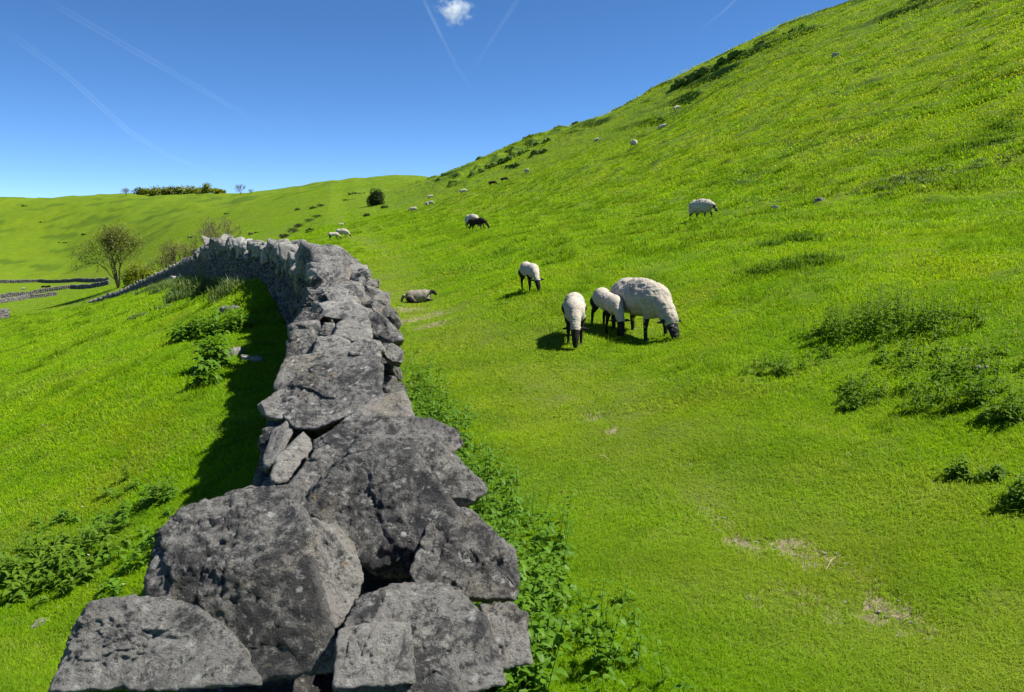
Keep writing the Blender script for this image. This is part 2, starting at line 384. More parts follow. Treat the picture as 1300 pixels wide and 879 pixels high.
# where feet have worn the turf, and where bare soil shows
_pp = np.array([hit(*p)[:2] for p in [(1130,790),(1040,745),(980,700),(880,640),(770,540),(660,470),(590,430),(530,400),(480,378)]])
_pp = np.concatenate([[_pp[0] + (_pp[0] - _pp[1]) * 2], _pp, [(-7., 45.), (-14., 75.)]])
def path_dist(x, y):
    b = np.full(np.shape(x), 1e9)
    for p, q in zip(_pp[:-1], _pp[1:]):
        dx, dy = q - p; t_ = np.clip(((x - p[0]) * dx + (y - p[1]) * dy) / (dx*dx + dy*dy), 0, 1)
        b = np.minimum(b, np.hypot(x - p[0] - t_ * dx, y - p[1] - t_ * dy))
    return b
SOIL = [(*hit(px, py)[:2], r) for px, py, r in [(530,402,.6),(548,412,.35),(515,393,.4),(900,652,.08),(915,668,.07),(930,692,.09),(950,705,.08),(972,690,.06),(1003,700,.09),(1030,708,.13),(1046,714,.09),
        (1095,725,.07),(1012,752,.08),(1110,768,.11),(1040,780,.08),(1140,785,.12),(745,530,.13),(770,545,.10),(1100,600,.06),(870,585,.07),(1000,640,.05),(960,760,.06)]]
def masks(x, y):
    worn = np.exp(-(path_dist(x, y) / 1.15) ** 2) * (.8 + .45 * fbm(x / .9, y / .9, oct=2))
    soil = np.zeros(np.shape(x))
    for sx, sy, r in SOIL: soil = np.maximum(soil, np.exp(-(((x - sx) / (r * 1.35)) ** 2 + ((y - sy) / (r * 2.1)) ** 2)))
    soil = np.where(soil > .02, soil * (.72 + .75 * fbm(x / .12, y / .12, oct=3)), 0)
    return np.clip(worn, 0, 1), np.clip(soil, 0, 1)
# ------------------------------------------------------------------ the ground, one sheet
def build_ground():
    fine = np.arange(-37.5, 37.5, .085); side = np.arange(40, 321, 4.)
    ang = np.radians(np.concatenate([fine, side])); na = len(ang)
    rr = np.concatenate([[.35], np.exp(np.arange(math.log(.8), math.log(1300), .0078)), [1700, 2300, 3200, 5000, 9000]]); nr = len(rr)
    A, Rr = np.meshgrid(ang, rr)
    X, Y = Rr * np.sin(A), Rr * np.cos(A)
    Z = H(X.ravel(), Y.ravel()).reshape(X.shape)
    Z = np.where(Rr > 1350, Z[np.searchsorted(rr, 1290)][None] - (Rr - 1300) * .05, Z)
    worn, soil = masks(X.ravel(), Y.ravel())
    Z = Z - .012 * (soil.reshape(X.shape) > .35)
    u, v = uv(X, Y); u, v = u.ravel(), v.ravel()
    rank = sstep(.25, .5, fbm(u / 5.5 + 9, v / 1.7, oct=3)) * sstep(6, 12, v) * .55
    rank = np.maximum(rank, sstep(40, 70, v) * sstep(.05, .4, fbm(u / 30 + 2, v / 9 + 7, oct=3) + .1) * .6)
    sp_ = sstep(170, 200, u) * (1 - sstep(300, 340, u)) * sstep(22, 34, v)
    rank = np.maximum(rank, sp_ * sstep(-.05, .3, fbm(u / 30 + 8, v / 6, oct=3)) * .85)
    yl = Y.ravel(); rank = np.maximum(rank, sstep(300, 380, yl) * (1 - sstep(0, 30, v)) * sstep(.2, .5, fbm(X.ravel() / 25, yl / 14, oct=3)) * .5)
    i = np.arange(nr - 1)[:, None] * na; j = np.arange(na)[None]; j2 = (j + 1) % na
    F = np.stack([i + j, i + na + j, i + na + j2, i + j2], -1).reshape(-1, 4)
    me = mesh_np("hillside", np.stack([X, Y, Z], -1).reshape(-1, 3), [F, np.arange(na)[None, ::-1]], M_GROUND, True, {'worn': worn, 'soil': soil, 'rank': rank})
    tag(link("hillside", me), kind='structure')
build_ground()

# ------------------------------------------------------------------ the grass, nobody could count it
def blades(n, rad, h0, h1, wd, lean, seed, clump=0.):
    r = np.random.RandomState(seed)
    a = r.uniform(0, 2 * math.pi, n); q = rad * np.sqrt(r.uniform(0, 1, n))
    if clump: q *= clump
    bx, by = q * np.cos(a), q * np.sin(a)
    h = r.uniform(h0, h1, n) * (.65 + .5 * (fbm(bx / rad * 1.7 + seed, by / rad * 1.7, oct=2) + .5)); la = r.uniform(0, 2 * math.pi, n) if not clump else a + r.normal(0, .5, n)
    ln = np.abs(r.normal(0, lean, n)) + .08; wa = r.uniform(0, 2 * math.pi, n); w_ = wd * r.uniform(.6, 1.2, n)
    dx, dy = np.cos(la), np.sin(la); sx, sy = np.cos(wa) * w_ / 2, np.sin(wa) * w_ / 2
    def p(t, s, lo): return np.stack([bx + dx * ln * h * t * t * 1.2 + sx * s, by + dy * ln * h * t * t * 1.2 + sy * s, h * t * (1 - .28 * ln * t) + lo], -1)
    V = np.stack([p(0, -1, -.02), p(0, 1, -.02), p(.55, .8, 0), p(.55, -.8, 0), p(1, 0, 0)], 1).reshape(-1, 3)
    k = np.arange(n)[:, None] * 5
    return V, [k + np.array([[0, 1, 2, 3]]), k + np.array([[3, 2, 4]])], np.repeat(r.uniform(0, 1, n), 5)
def build_grass():
    col = bpy.data.collections.new("grass_kit")
    edges = [1.2, 2.2, 3.4, 5, 7.5, 11, 16, 24, 36, 54, 80, 120, 180, 270, 400]
    pts, rot, scl, idx, tint, worn_l = [], [], [], [], [], []
    nk = 0
    def kit(V, F, rn):
        nonlocal nk
        o = bpy.data.objects.new("grass_patch.%03d" % nk, mesh_np("grass_patch", V, F, M_BLADE, False, {'rnd': rn})); col.objects.link(o); nk += 1
        return nk - 1
    def scatter(x, y, ids, rad, sc0, tint_, wpow=.5):
        z = H(x, y); e = .12 + rad * .4
        gx = (smooth_h(x + e, y) - smooth_h(x - e, y)) / (2 * e); gy = (smooth_h(x, y + e) - smooth_h(x, y - e)) / (2 * e)
        wo, so = masks(x, y); wd = np.abs(wall_dist(x, y))
        keep = ((so < .20) | (rng.uniform(size=len(x)) < .14)) & ~((wd < .42) & (y < 131))
        for i in np.nonzero(keep)[0]:
            nrm = Vector((-gx[i], -gy[i], 1)).normalized()
            q = nrm.to_track_quat('Z', 'Y').to_matrix() @ Matrix.Rotation(rng.uniform(0, 6.28), 3, 'Z')
            rot.append(q.to_euler()[:])
        x, y, z, wo = x[keep], y[keep], z[keep], wo[keep]; n = len(x)
        pts.append(np.stack([x, y, z], -1)); k = sc0 * rng.uniform(.8, 1.25, n)
        scl.append(np.stack([k, k, k * (1 - wpow * wo)], -1)); idx.append(rng.choice(ids, n)); tint.append(tint_(x, y, n)); worn_l.append(wo)
    lush = lambda x, y: .5 + .5 * fbm(x / 2.2, y / 2.2, oct=2)
    for b in range(len(edges) - 1):
        d0, d1 = edges[b], edges[b + 1]; dm = (d0 * d1) ** .5; rad = .034 * dm
        wdt = max(.0032, .00085 * dm); hh = .036 + .0007 * min(dm, 70)
        ids = [kit(*blades(220, rad, hh * .5, hh * 1.25, wdt, 1.15, 100 + b * 3 + i)) for i in range(3)]
        n = int(.72 * (d1**2 - d0**2) / (math.pi * rad**2) * (7.5 if dm < 60 else 5))
        a = rng.uniform(-.66, .66, n); d = np.sqrt(rng.uniform(d0**2, d1**2, n))
        x, y = d * np.sin(a), d * np.cos(a)
        scatter(x, y, ids, rad, 1., lambda x, y, n: np.clip(.5 + (.27) * sstep(7, 26, uv(x, y)[1]) + .32 * fbm(x / 1.7, y / 1.7, oct=3) + rng.normal(0, .09, n), 0, 1))
    # ranker tufts
    tid = [kit(*blades(60, .12, .06, .16, .006, .7, 300 + i, .8)) for i in range(3)]
    tfar = [kit(*blades(80, .24, .08, .19, .020, .7, 310 + i, .9)) for i in range(3)]
    for (d0, d1, n, ids, rad) in ((2.5, 9, 1000, tid, .1), (9, 22, 4500, tid, .1), (18, 60, 13000, tfar, .2), (60, 150, 16000, tfar, .2)):
        a = rng.uniform(-.66, .66, n); d = np.sqrt(rng.uniform(d0**2, d1**2, n)); x, y = d * np.sin(a), d * np.cos(a)
        u, v = uv(x, y); f = fbm(u / 2.6 + 4, v / 1.1, oct=3) + .25 * fbm(u / 9, v / 5, oct=2)
        kk = (f > .20) & ((v > 5) | (f > .55)) & (path_dist(x, y) > 1.3)
        x, y = x[kk], y[kk]
        scatter(x, y, ids, rad, 1.0 if rad < .15 else (1.1 if d1 < 100 else 1.7), lambda x, y, n: rng.uniform(0, .16, n))
    me = bpy.data.meshes.new("grass"); P = np.concatenate(pts)
    me.vertices.add(len(P)); me.vertices.foreach_set('co', P.astype(np.float32).ravel())
    def att(nm, typ, arr, key='value'):
        a_ = me.attributes.new(nm, typ, 'POINT'); a_.data.foreach_set(key, np.ascontiguousarray(arr).ravel())
    att('rot', 'FLOAT_VECTOR', np.array(rot, np.float32), 'vector'); att('scl', 'FLOAT_VECTOR', np.concatenate(scl).astype(np.float32), 'vector')
    att('idx', 'INT', np.concatenate(idx).astype(np.int32)); att('tint', 'FLOAT', np.concatenate(tint).astype(np.float32)); att('worn_i', 'FLOAT', np.concatenate(worn_l).astype(np.float32))
    o = tag(link("grass", me), 'short grazed pasture grass covering the hillside and field', 'grass', kind='stuff')
    me.materials.append(M_BLADE)
    g = bpy.data.node_groups.new("grass_scatter", 'GeometryNodeTree')
    g.interface.new_socket("Geometry", in_out='INPUT', socket_type='NodeSocketGeometry'); g.interface.new_socket("Geometry", in_out='OUTPUT', socket_type='NodeSocketGeometry')
    N = g.nodes.new; gi, go = N('NodeGroupInput'), N('NodeGroupOutput')
    ci = N('GeometryNodeCollectionInfo'); ci.inputs['Collection'].default_value = col; ci.inputs['Separate Children'].default_value = True; ci.inputs['Reset Children'].default_value = True
    ip = N('GeometryNodeInstanceOnPoints'); ip.inputs['Pick Instance'].default_value = True
    def na(nm, dt):
        q = N('GeometryNodeInputNamedAttribute'); q.data_type = dt; q.inputs['Name'].default_value = nm
        return q.outputs['Attribute']
    L = g.links.new
    er = N('FunctionNodeEulerToRotation'); L(na('rot', 'FLOAT_VECTOR'), er.inputs[0])
    L(gi.outputs[0], ip.inputs['Points']); L(ci.outputs[0], ip.inputs['Instance']); L(na('idx', 'INT'), ip.inputs['Instance Index'])
    L(er.outputs[0], ip.inputs['Rotation']); L(na('scl', 'FLOAT_VECTOR'), ip.inputs['Scale']); L(ip.outputs[0], go.inputs[0])
    md = o.modifiers.new("scatter", 'NODES'); md.node_group = g
    print("grass patches", len(P))
build_grass()

def litter():
    """daisies, and dry stalks lying about: small things nobody could count"""
    r = np.random.RandomState(21); D, S = Soup(), Soup()
    for k in range(520):
        a = r.uniform(-.62, .62); d = math.sqrt(r.uniform(3 ** 2, 26 ** 2)); x, y = d * math.sin(a), d * math.cos(a)
        if abs(float(wall_dist(np.array([x]), np.array([y]))[0])) < .6 or float(fbm(np.array([x / 3]), np.array([y / 3]), oct=2)[0]) < -.05: continue
        z = float(H(np.array([x]), np.array([y]))[0]) + r.uniform(.035, .06); q = r.uniform(.008, .013); th = np.arange(6) / 6 * 6.283
        V = np.stack([x + q * np.cos(th), y + q * np.sin(th), z + r.normal(0, .2) * q * np.cos(th) - .35 * q * np.sin(th)], -1); D.add(V, [[0, 1, 2, 3], [0, 3, 4, 5]])
    for k in range(80):
        a = r.uniform(-.62, .62); d = math.sqrt(r.uniform(3 ** 2, 16 ** 2)); x, y = d * math.sin(a), d * math.cos(a)
        if abs(float(wall_dist(np.array([x]), np.array([y]))[0])) < .6: continue
        z = float(H(np.array([x]), np.array([y]))[0]) + .03; b = r.uniform(0, 6.28); l = r.uniform(.04, .14); u_ = r.uniform(0, .5)
        tube(S, [[x, y, z], [x + math.cos(b) * l * .5, y + math.sin(b) * l * .5, z + .02 + u_ * l * .5], [x + math.cos(b) * l, y + math.sin(b) * l, z + u_ * l]], [.002, .002, .001], 3)
    t = NT("petal"); t.done(t.bsdf((.75, .74, .68), .7, .1)); u = NT("straw"); u.done(u.bsdf((.46, .40, .22), .8, .1))
    tag(link("daisies", D.mesh("daisies", t.m)), 'tiny white daisies dotted through the short turf', 'flowers', kind='stuff'); tag(link("straw", S.mesh("straw", u.m)), 'pale dry stalks lying in the short turf', 'straw', kind='stuff')
litter()
# ------------------------------------------------------------------ stones
def hull_planes(P):
    bm = bmesh.new()
    for p in P: bm.verts.new(p)
    bmesh.ops.convex_hull(bm, input=bm.verts); bm.normal_update()
    N_, D_ = [], []
    c = np.mean(P, axis=0)
    for f in sorted(bm.faces, key=lambda f: -f.calc_area()):
        n_ = np.array(f.normal[:]); d_ = n_ @ (np.array(f.verts[0].co[:]) - c)
        if d_ < 0: n_, d_ = -n_, -d_
        if all(n_ @ m < .985 for m in N_): N_.append(n_); D_.append(d_)
    bm.free(); return c, np.array(N_), np.array(D_)
def facets(V, cell, o):
    """fracture: each cell of a scattered grid is a small plane with its own tilt"""
    Q = V / cell + o; g = np.floor(Q).astype(int); best = np.full(len(V), 1e9); out = np.zeros(len(V))
    for i in (-1, 0, 1):
        for j in (-1, 0, 1):
            for k in (-1, 0, 1):
                h = _PERM[_PERM[_PERM[(g[:, 0] + i) & 255] + ((g[:, 1] + j) & 255)] + ((g[:, 2] + k) & 255)]
                sp_ = g + np.array([i, j, k]) + .5 + .55 * _G[h]; dv = Q - sp_; d2 = (dv ** 2).sum(1); m = d2 < best
                best = np.where(m, d2, best); out = np.where(m, (dv * _G[(h + 91) & 255]).sum(1) + .35 * _G[(h + 17) & 255][:, 0], out)
    return out
def rock(P, n, seed, soft=16., chips=3, amp=1.):
    r = np.random.RandomState(seed); P = np.asarray(P, float)
    c, N_, D_ = hull_planes(P)
    for k in range(chips):
        m = r.normal(size=3); m /= np.linalg.norm(m); s_ = ((P - c) @ m).max()
        N_ = np.vstack([N_, m]); D_ = np.append(D_, s_ * r.uniform(.80, .97))
    V0, F = ico(n); half = np.maximum((P.max(0) - P.min(0)) / 2, .02)
    dr = V0 * half; L0 = np.linalg.norm(dr, axis=1)[:, None]; dr = dr / L0
    dot = dr @ N_.T; q = np.where(dot > 1e-4, np.maximum(D_, .004)[None] / np.maximum(dot, 1e-4), 1e4)
    qm = q.min(1)
    rad = qm * ((qm[:, None] / q) ** soft).sum(1) ** (-1 / soft)
    V = c + dr * rad[:, None]
    size = float(np.prod(half) ** (1 / 3)) * 2
    o = r.uniform(0, 90, 3)
    def nz(f, oc, g=.5): return fbm(V[:, 0] * f + o[0], V[:, 1] * f + o[1], V[:, 2] * f + o[2], oct=oc, gain=g)
    dsp = .022 * size * nz(2.1 / size, 2)
    if n >= 4:
        rid = np.abs(nz(3.0 / size, 3)); dsp -= .022 * size * np.maximum(.07 - rid, 0) / .07 * sstep(0, .25, nz(1.6 / size, 1))   # clefts
        W = V + (.05 * size * np.stack([nz(5. / size, 2), nz(5. / size + .1, 2), nz(5. / size + .2, 2)], -1))
        dsp += (.020 if n >= 5 else .05) * size * facets(W, .42 * size, o) + .008 * size * facets(W, .15 * size, o + 7) + .005 * size * nz(8. / size, 3, .6)
    elif n == 3: dsp += .05 * size * facets(V, .45 * size, o)
    if n >= 5:                                                                                            # bedding, opened by weather
        bn = r.normal(size=3) * np.array([.4, .4, 1.]); bn /= np.linalg.norm(bn); bd = (V @ bn) * 17. + .9 * nz(5., 3); fb = np.abs(bd - np.floor(bd) - .5) * 2
        dsp -= .0065 * sstep(.80, .97, fb) * sstep(-.05, .3, nz(4.5, 2)); dsp += .004 * (np.floor(bd) % 2 - .5) * sstep(0, .3, nz(3., 2) + .1)
    if n >= 5: dsp += .0042 * nz(40., 5, .76) + .0012 * facets(V, .034, o + 13)
    if n >= 6: dsp += .0022 * nz(170., 3, .7)
    return V + dr * (dsp * amp)[:, None], F
def block(ctr, ax, ay, az, r, jit=.22):
    """jittered corners of a roughly squared stone; ax, ay, az are half-edge vectors"""
    out = []
    for i in (-1, 1):
        for j in (-1, 1):
            for k in (-1, 1):
                f = 1 + r.uniform(-jit, jit * .6, 3); out.append(ctr + ax * i * f[0] + ay * j * f[1] + az * k * f[2])
    for a_ in (ax, ay, az):
        out.append(ctr + a_ * r.uniform(.9, 1.15) + (ax + ay + az - a_) * r.uniform(-.3, .3)); out.append(ctr - a_ * r.uniform(.9, 1.15) + (ax + ay + az - a_) * r.uniform(-.3, .3))
    return np.array(out)

# the boulders capping the near wall: outline as seen, each with its own distance, and its own thickness behind
#   (level, tone, thickness, back scale, drop, [(px, py, distance) ...])
CAPS = [
 # big left boulder, its pale neighbour, the flat one below
 (6, .22, .34, .86, -.05, [(318,621,1.98),(374,625,1.98),(383,640,1.92),(402,700,1.74),(420,770,1.60),(432,850,1.48),(300,865,1.44),(184,806,1.56),(176,748,1.62),(192,688,1.76),(230,648,1.90)]),
 (6, .62, .16, .9, -.03, [(97,792,1.42),(118,766,1.46),(160,757,1.48),(212,760,1.46),(250,772,1.42),(292,800,1.36),(340,872,1.20),(60,880,1.22),(85,830,1.34)]),
 (6, .95, .20, .8, -.02, [(384,655,1.94),(428,668,1.92),(446,690,1.86),(456,735,1.76),(444,782,1.66),(424,800,1.62),(404,722,1.74),(388,680,1.86)]),
 # central boulder and what lies round it
 (6, .16, .36, .85, -.06, [(382,652,2.08),(398,620,2.16),(432,588,2.24),(468,578,2.26),(494,558,2.32),(520,566,2.30),(548,600,2.22),(576,640,2.10),(583,655,2.06),(566,690,1.98),(540,716,1.92),(516,738,1.88),(474,732,1.88),(444,700,1.92),(412,668,2.02)]),
 (6, .30, .40, .88, -.08, [(560,640,2.16),(602,652,2.16),(640,686,2.06),(648,712,2.00),(641,735,1.94),(652,764,1.88),(590,760,1.84),(524,742,1.86),(548,712,1.96)]),
 (6, .42, .30, .85, -.05, [(440,572,2.48),(456,553,2.56),(500,556,2.56),(545,556,2.58),(583,582,2.48),(612,612,2.36),(606,632,2.30),(588,646,2.24),(540,640,2.26),(470,600,2.38)]),
 (6, .20, .34, .85, -.05, [(394,600,2.44),(396,560,2.62),(440,538,2.74),(480,529,2.82),(545,532,2.82),(578,546,2.76),(587,566,2.66),(560,590,2.52),(470,596,2.44),(420,612,2.38)]),
 (5, .28, .22, .8, -.04, [(360,624,2.18),(376,604,2.26),(392,588,2.34),(420,590,2.34),(430,610,2.28),(410,640,2.16),(372,640,2.12)]),
 (6, .55, .22, .85, -.03, [(452,762,1.66),(500,743,1.72),(556,742,1.72),(592,760,1.68),(618,785,1.60),(640,860,1.42),(560,885,1.34),(420,880,1.36),(436,790,1.56)]),
 (5, .60, .14, .8, -.02, [(612,768,1.72),(648,766,1.72),(668,784,1.66),(676,840,1.52),(628,850,1.48),(616,800,1.6)]),
 (5, .88, .10, .9, -.02, [(430,800,1.56),(480,790,1.58),(520,795,1.56),(530,870,1.36),(420,875,1.36)]),
 # big tilted slab and its neighbours
 (6, .26, .42, .9, -.10, [(352,507,3.12),(372,488,3.24),(402,464,3.42),(440,449,3.56),(481,441,3.64),(486,470,3.36),(485,505,3.10),(446,526,2.94),(400,547,2.82),(374,545,2.82),(356,526,2.96)]),
 (5, .86, .34, .9, -.04, [(454,522,2.92),(482,508,3.04),(512,496,3.14),(524,520,2.96),(528,538,2.84),(480,552,2.74),(450,545,2.80)]),
 (5, .48, .22, .8, -.03, [(432,540,2.80),(440,528,2.88),(458,522,2.92),(462,545,2.76),(440,556,2.70)]),
 (5, .66, .26, .8, -.04, [(326,516,3.10),(340,505,3.22),(354,495,3.30),(372,492,3.30),(372,528,3.02),(350,534,2.98),(332,526,3.04)]),
 (5, .70, .34, .8, -.05, [(348,488,3.60),(364,455,3.95),(392,455,3.95),(420,452,3.95),(440,440,4.1),(436,470,3.70),(380,498,3.42),(352,506,3.38)]),
 (4, .80, .20, .8, -.03, [(343,602,2.7),(352,580,2.8),(384,550,2.95),(394,558,2.9),(394,575,2.8),(368,612,2.6),(350,616,2.6)]),
 (4, .50, .20, .8, -.05, [(334,575,2.9),(345,545,3.05),(362,535,3.1),(372,548,3.0),(352,588,2.8),(336,600,2.75)]),
 (5, .14, .30, .9, -.05, [(366,430,4.75),(372,420,4.85),(398,418,4.85),(402,450,4.45),(392,458,4.35),(364,458,4.35)]),
 (5, .82, .34, .85, -.05, [(396,452,4.30),(402,428,4.60),(424,426,4.60),(440,432,4.55),(446,458,4.20),(420,462,4.15)]),
 (5, .34, .24, .85, -.04, [(404,424,5.0),(412,410,5.2),(424,410,5.2),(430,426,4.9),(418,432,4.8)]),
 (5, .76, .34, .85, -.05, [(422,430,4.75),(428,412,5.05),(444,402,5.25),(466,400,5.3),(470,412,5.1),(472,432,4.75),(448,434,4.7)]),
 (5, .70, .40, .9, -.03, [(410,402,5.6),(424,390,5.9),(450,384,6.0),(466,392,5.8),(470,402,5.55),(440,408,5.4)]),
 (5, .24, .40, .75, -.10, [(466,400,5.7),(478,396,5.8),(494,408,5.6),(510,424,5.4),(513,432,5.3),(496,436,5.2),(470,428,5.3)]),
 (5, .58, .30, .8, -.05, [(436,440,4.35),(462,430,4.50),(482,434,4.45),(490,446,4.3),(476,450,4.2),(446,452,4.2)]),
 (5, .44, .30, .8, -.05, [(480,440,4.6),(498,436,4.7),(512,446,4.6),(510,462,4.35),(494,458,4.35)]),
 (5, .98, .42, .9, -.02, [(406,388,6.6),(430,380,6.9),(452,376,7.1),(458,388,6.7),(464,397,6.3),(430,396,6.3),(414,398,6.3)]),
 (5, .40, .36, .8, -.05, [(412,370,7.9),(424,356,8.4),(436,352,8.6),(452,362,8.2),(464,372,7.8),(466,388,7.2),(440,384,7.3),(420,380,7.4)]),
 (5, .84, .20, .8, -.03, [(412,372,7.4),(430,364,7.6),(442,368,7.5),(440,378,7.2),(418,382,7.1)]),
 (5, .52, .34, .95, -.02, [(404,336,9.8),(420,334,9.9),(442,332,10.),(445,342,9.6),(444,356,9.1),(424,352,9.2),(410,368,8.9),(404,352,9.2)]),
 (5, .50, .34, .8, -.05, [(444,356,9.0),(458,360,8.8),(466,378,8.0),(478,390,7.5),(470,396,7.3),(456,376,7.9)]),
 (4, .30, .30, .8, -.05, [(468,384,7.7),(478,382,7.8),(482,394,7.4),(474,398,7.2)]),
]
TILT = {0: .12, 2: -.5, 3: .10, 4: -.05, 11: .10, 12: -.1, 16: -.6}
def build_wall():
    root = tag(empty("dry_stone_wall", (float(_wx(np.array([0.]))[0]), 0, -2.1)), "long rugged limestone dry stone wall running from the foreground down the valley", "wall", "dry stone walls")
    base_ = np.array(root.location)
    def stone(V, F, tone, name="coping_stone"):
        c = V.mean(0); me = mesh_np(name, V - c, F, M_STONE, True, {'rnd': np.full(len(V), tone)})
        return link(name, me, root, c - base_)
    n_cop = 0
    for k, (lv, tone, thick, bs, drop, poly) in enumerate(CAPS):
        q = np.array(poly, float); dm = q[:, 2].mean(); q[:, 2] = dm + (q[:, 2] - dm) * (.56 if dm < 3.5 else .34) - TILT.get(k, .06) * (q[:, 0] - q[:, 0].mean()) / F_PX * dm
        P = np.array([at(*p) for p in q]); c = P.mean(0); ray = c / np.linalg.norm(c)
        ax = np.array([-.2, .98, 0]); back = c + (P - c) * bs + (ax * .25 + ray * .75) * thick + np.array([0, 0, drop])
        mid = c + (P - c) * 1.02 + (ax * .1 + ray * .9) * thick * .45
        V, F = rock(np.concatenate([P, mid, back]), lv, 40 + k, 150., 2, 1.); stone(V, F, tone); n_cop += 1
    # coping further along, individually while they can be told apart
    r = np.random.RandomState(3)
    mass = Soup(); top = Soup()
    s = float(np.interp(10.2, _yy, _sl)); s_end = _sl[-1]
    while s < s_end:
        p, t_, nn, zt = wall_at(s); d = p[1]
        step = r.uniform(.24, .58) if d < 30 else r.uniform(.28, .62)
        t3, n3, z3 = np.array([*t_, 0]), np.array([*nn, 0]), np.array([0, 0, 1.])
        for side in ((-1, 1) if (d < 40 and r.uniform() < .65) else (0,)):
            hw = .21 if side else .36
            hh = r.uniform(.08, .22) if d < 30 else r.uniform(.10, .30)
            tilt = r.uniform(-.75, .75)
            if r.uniform() < .3: hh = min(hh * 1.5, .24 if d > 16 else .17); hw *= .62; tilt *= .5                   # one stood on edge
            c = np.array([*(p + nn * side * .2 + t_ * r.uniform(-.06, .06)), zt - .05 + r.uniform(-.12, .10)])
            az = (z3 + t3 * tilt) * hh; ax = (t3 - z3 * tilt * .7 + n3 * r.uniform(-.5, .5)) * step * .62; ay = (n3 + z3 * r.uniform(-.45, .45)) * hw * r.uniform(.85, 1.15)
            P = block(c, ax, ay, az, r, .30)
            lv = 4 if d < 22 else (3 if d < 45 else 2)
            V, F = rock(P, lv, r.randint(1e6), 50, 4, 1.)
            tone = r.uniform(.1, .95)
            if d < 32 and n_cop < 97: stone(V, F, tone); n_cop += 1
            else: top.add(V, F, tone)
        s += step
    # small angular stones wedged between the caps
    for k in range(210):
        y = math.exp(r.uniform(math.log(2.6), math.log(26))); p, t_, nn, zt = wall_at(float(np.interp(y, _yy, _sl))); zt = float(body_top(y, zt))
        sd = r.choice([-1, 1]); e = r.uniform(.05, .13) * (.55 if y < 5.5 else 1); c = np.array([*(p + nn * sd * r.uniform(.08, .27 if sd < 0 and y < 12 else .38)), zt + r.uniform(-.08, .06)])
        q = Matrix.Rotation(r.uniform(0, 6.28), 3, 'Z') @ Matrix.Rotation(r.uniform(-.9, .9), 3, 'Y'); q = np.array(q)
        V, F = rock(block(c, q[:, 0] * e, q[:, 1] * e * r.uniform(.4, .8), q[:, 2] * e * r.uniform(.3, .8), r, .35), 3, r.randint(1e6), 60, 3, 1.); top.add(V, F, r.uniform(.1, 1))
    o = link("coping_rubble", top.mesh("coping_rubble", M_RUBBLE, False), root, -base_); o['kind'] = 'stuff'
    # the two faces, course by course
    for side in (-1, 1):
        s = 0.
        for course in range(11):
            f0 = course / 11.
            s = float(np.interp(-.8, _yy, _sl)) + r.uniform(0, .2)
            send = float(np.interp(131, _yy, _sl)) if side < 0 else float(np.interp(60, _yy, _sl))
            while s < send:
                p, t_, nn, zt = wall_at(s); d = p[1]; zt = float(body_top(d, zt))
                if d > 45 and course % 2: s += 1.; 
                ln = r.uniform(.16, .36) if d < 45 else r.uniform(.3, .5)
                x0 = p + nn * side * .5; zb = float(smooth_h(np.array([x0[0]]), np.array([x0[1]]))[0]) - .05
                ht = (zt - .08 - zb); ch = ht / 11. * (1 if d < 45 else 2)
                zc = zb + (f0 + .5 / 11) * ht
                off = .44 - .16 * f0 + r.uniform(-.035, .035)
                t3, n3, z3 = np.array([*t_, 0]), np.array([*nn, 0]), np.array([0, 0, 1.])
                tl = r.uniform(-.2, .2)
                c = np.array([*(p + nn * side * (off - .10)), zc + r.uniform(-.02, .02)])
                P = block(c, (t3 + z3 * tl) * ln * .55, n3 * r.uniform(.13, .17), (z3 - t3 * tl * .6) * ch * r.uniform(.5, .72), r, .30)
                lv = 4 if d < 4.5 else (3 if d < 16 else (2 if d < 34 else 1))
                V, F = rock(P, lv, r.randint(1e6), 50, 4, 1.); mass.add(V, F, r.uniform(0, .7) if side < 0 else r.uniform(.3, 1))  # left face toned darker, its shade put into the colour
                s += ln
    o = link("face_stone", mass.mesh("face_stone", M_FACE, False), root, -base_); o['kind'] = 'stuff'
    # packed hearting inside, so no light passes between the faces
    ys = np.concatenate([np.linspace(-1.5, 40, 160), np.linspace(41, 131, 120)]); x_ = _wx(ys); zt = body_top(ys, _wz(ys)) - .16
    V = []
    for x0, y0, z0 in zip(x_, ys, zt):
        p, t_, nn, _ = wall_at(float(np.interp(y0, _yy, _sl)))
        zb = float(smooth_h(np.array([x0]), np.array([y0]))[0]) - .25
        for sd, z_, wd in ((-1, zb, .30), (-1, z0, .17), (1, z0, .17), (1, zb, .30)): V.append([*(p + nn * sd * wd), z_])
    n = len(ys); i = np.arange(n - 1)[:, None] * 4; j = np.arange(4)[None]
    F = np.stack([i + j, i + (j + 1) % 4, i + 4 + (j + 1) % 4, i + 4 + j], -1).reshape(-1, 4)
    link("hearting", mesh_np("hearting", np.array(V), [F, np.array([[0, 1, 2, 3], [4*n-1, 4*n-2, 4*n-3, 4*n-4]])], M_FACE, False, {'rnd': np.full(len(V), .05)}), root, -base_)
    print("coping", n_cop, "mass verts", mass.n)
build_wall()

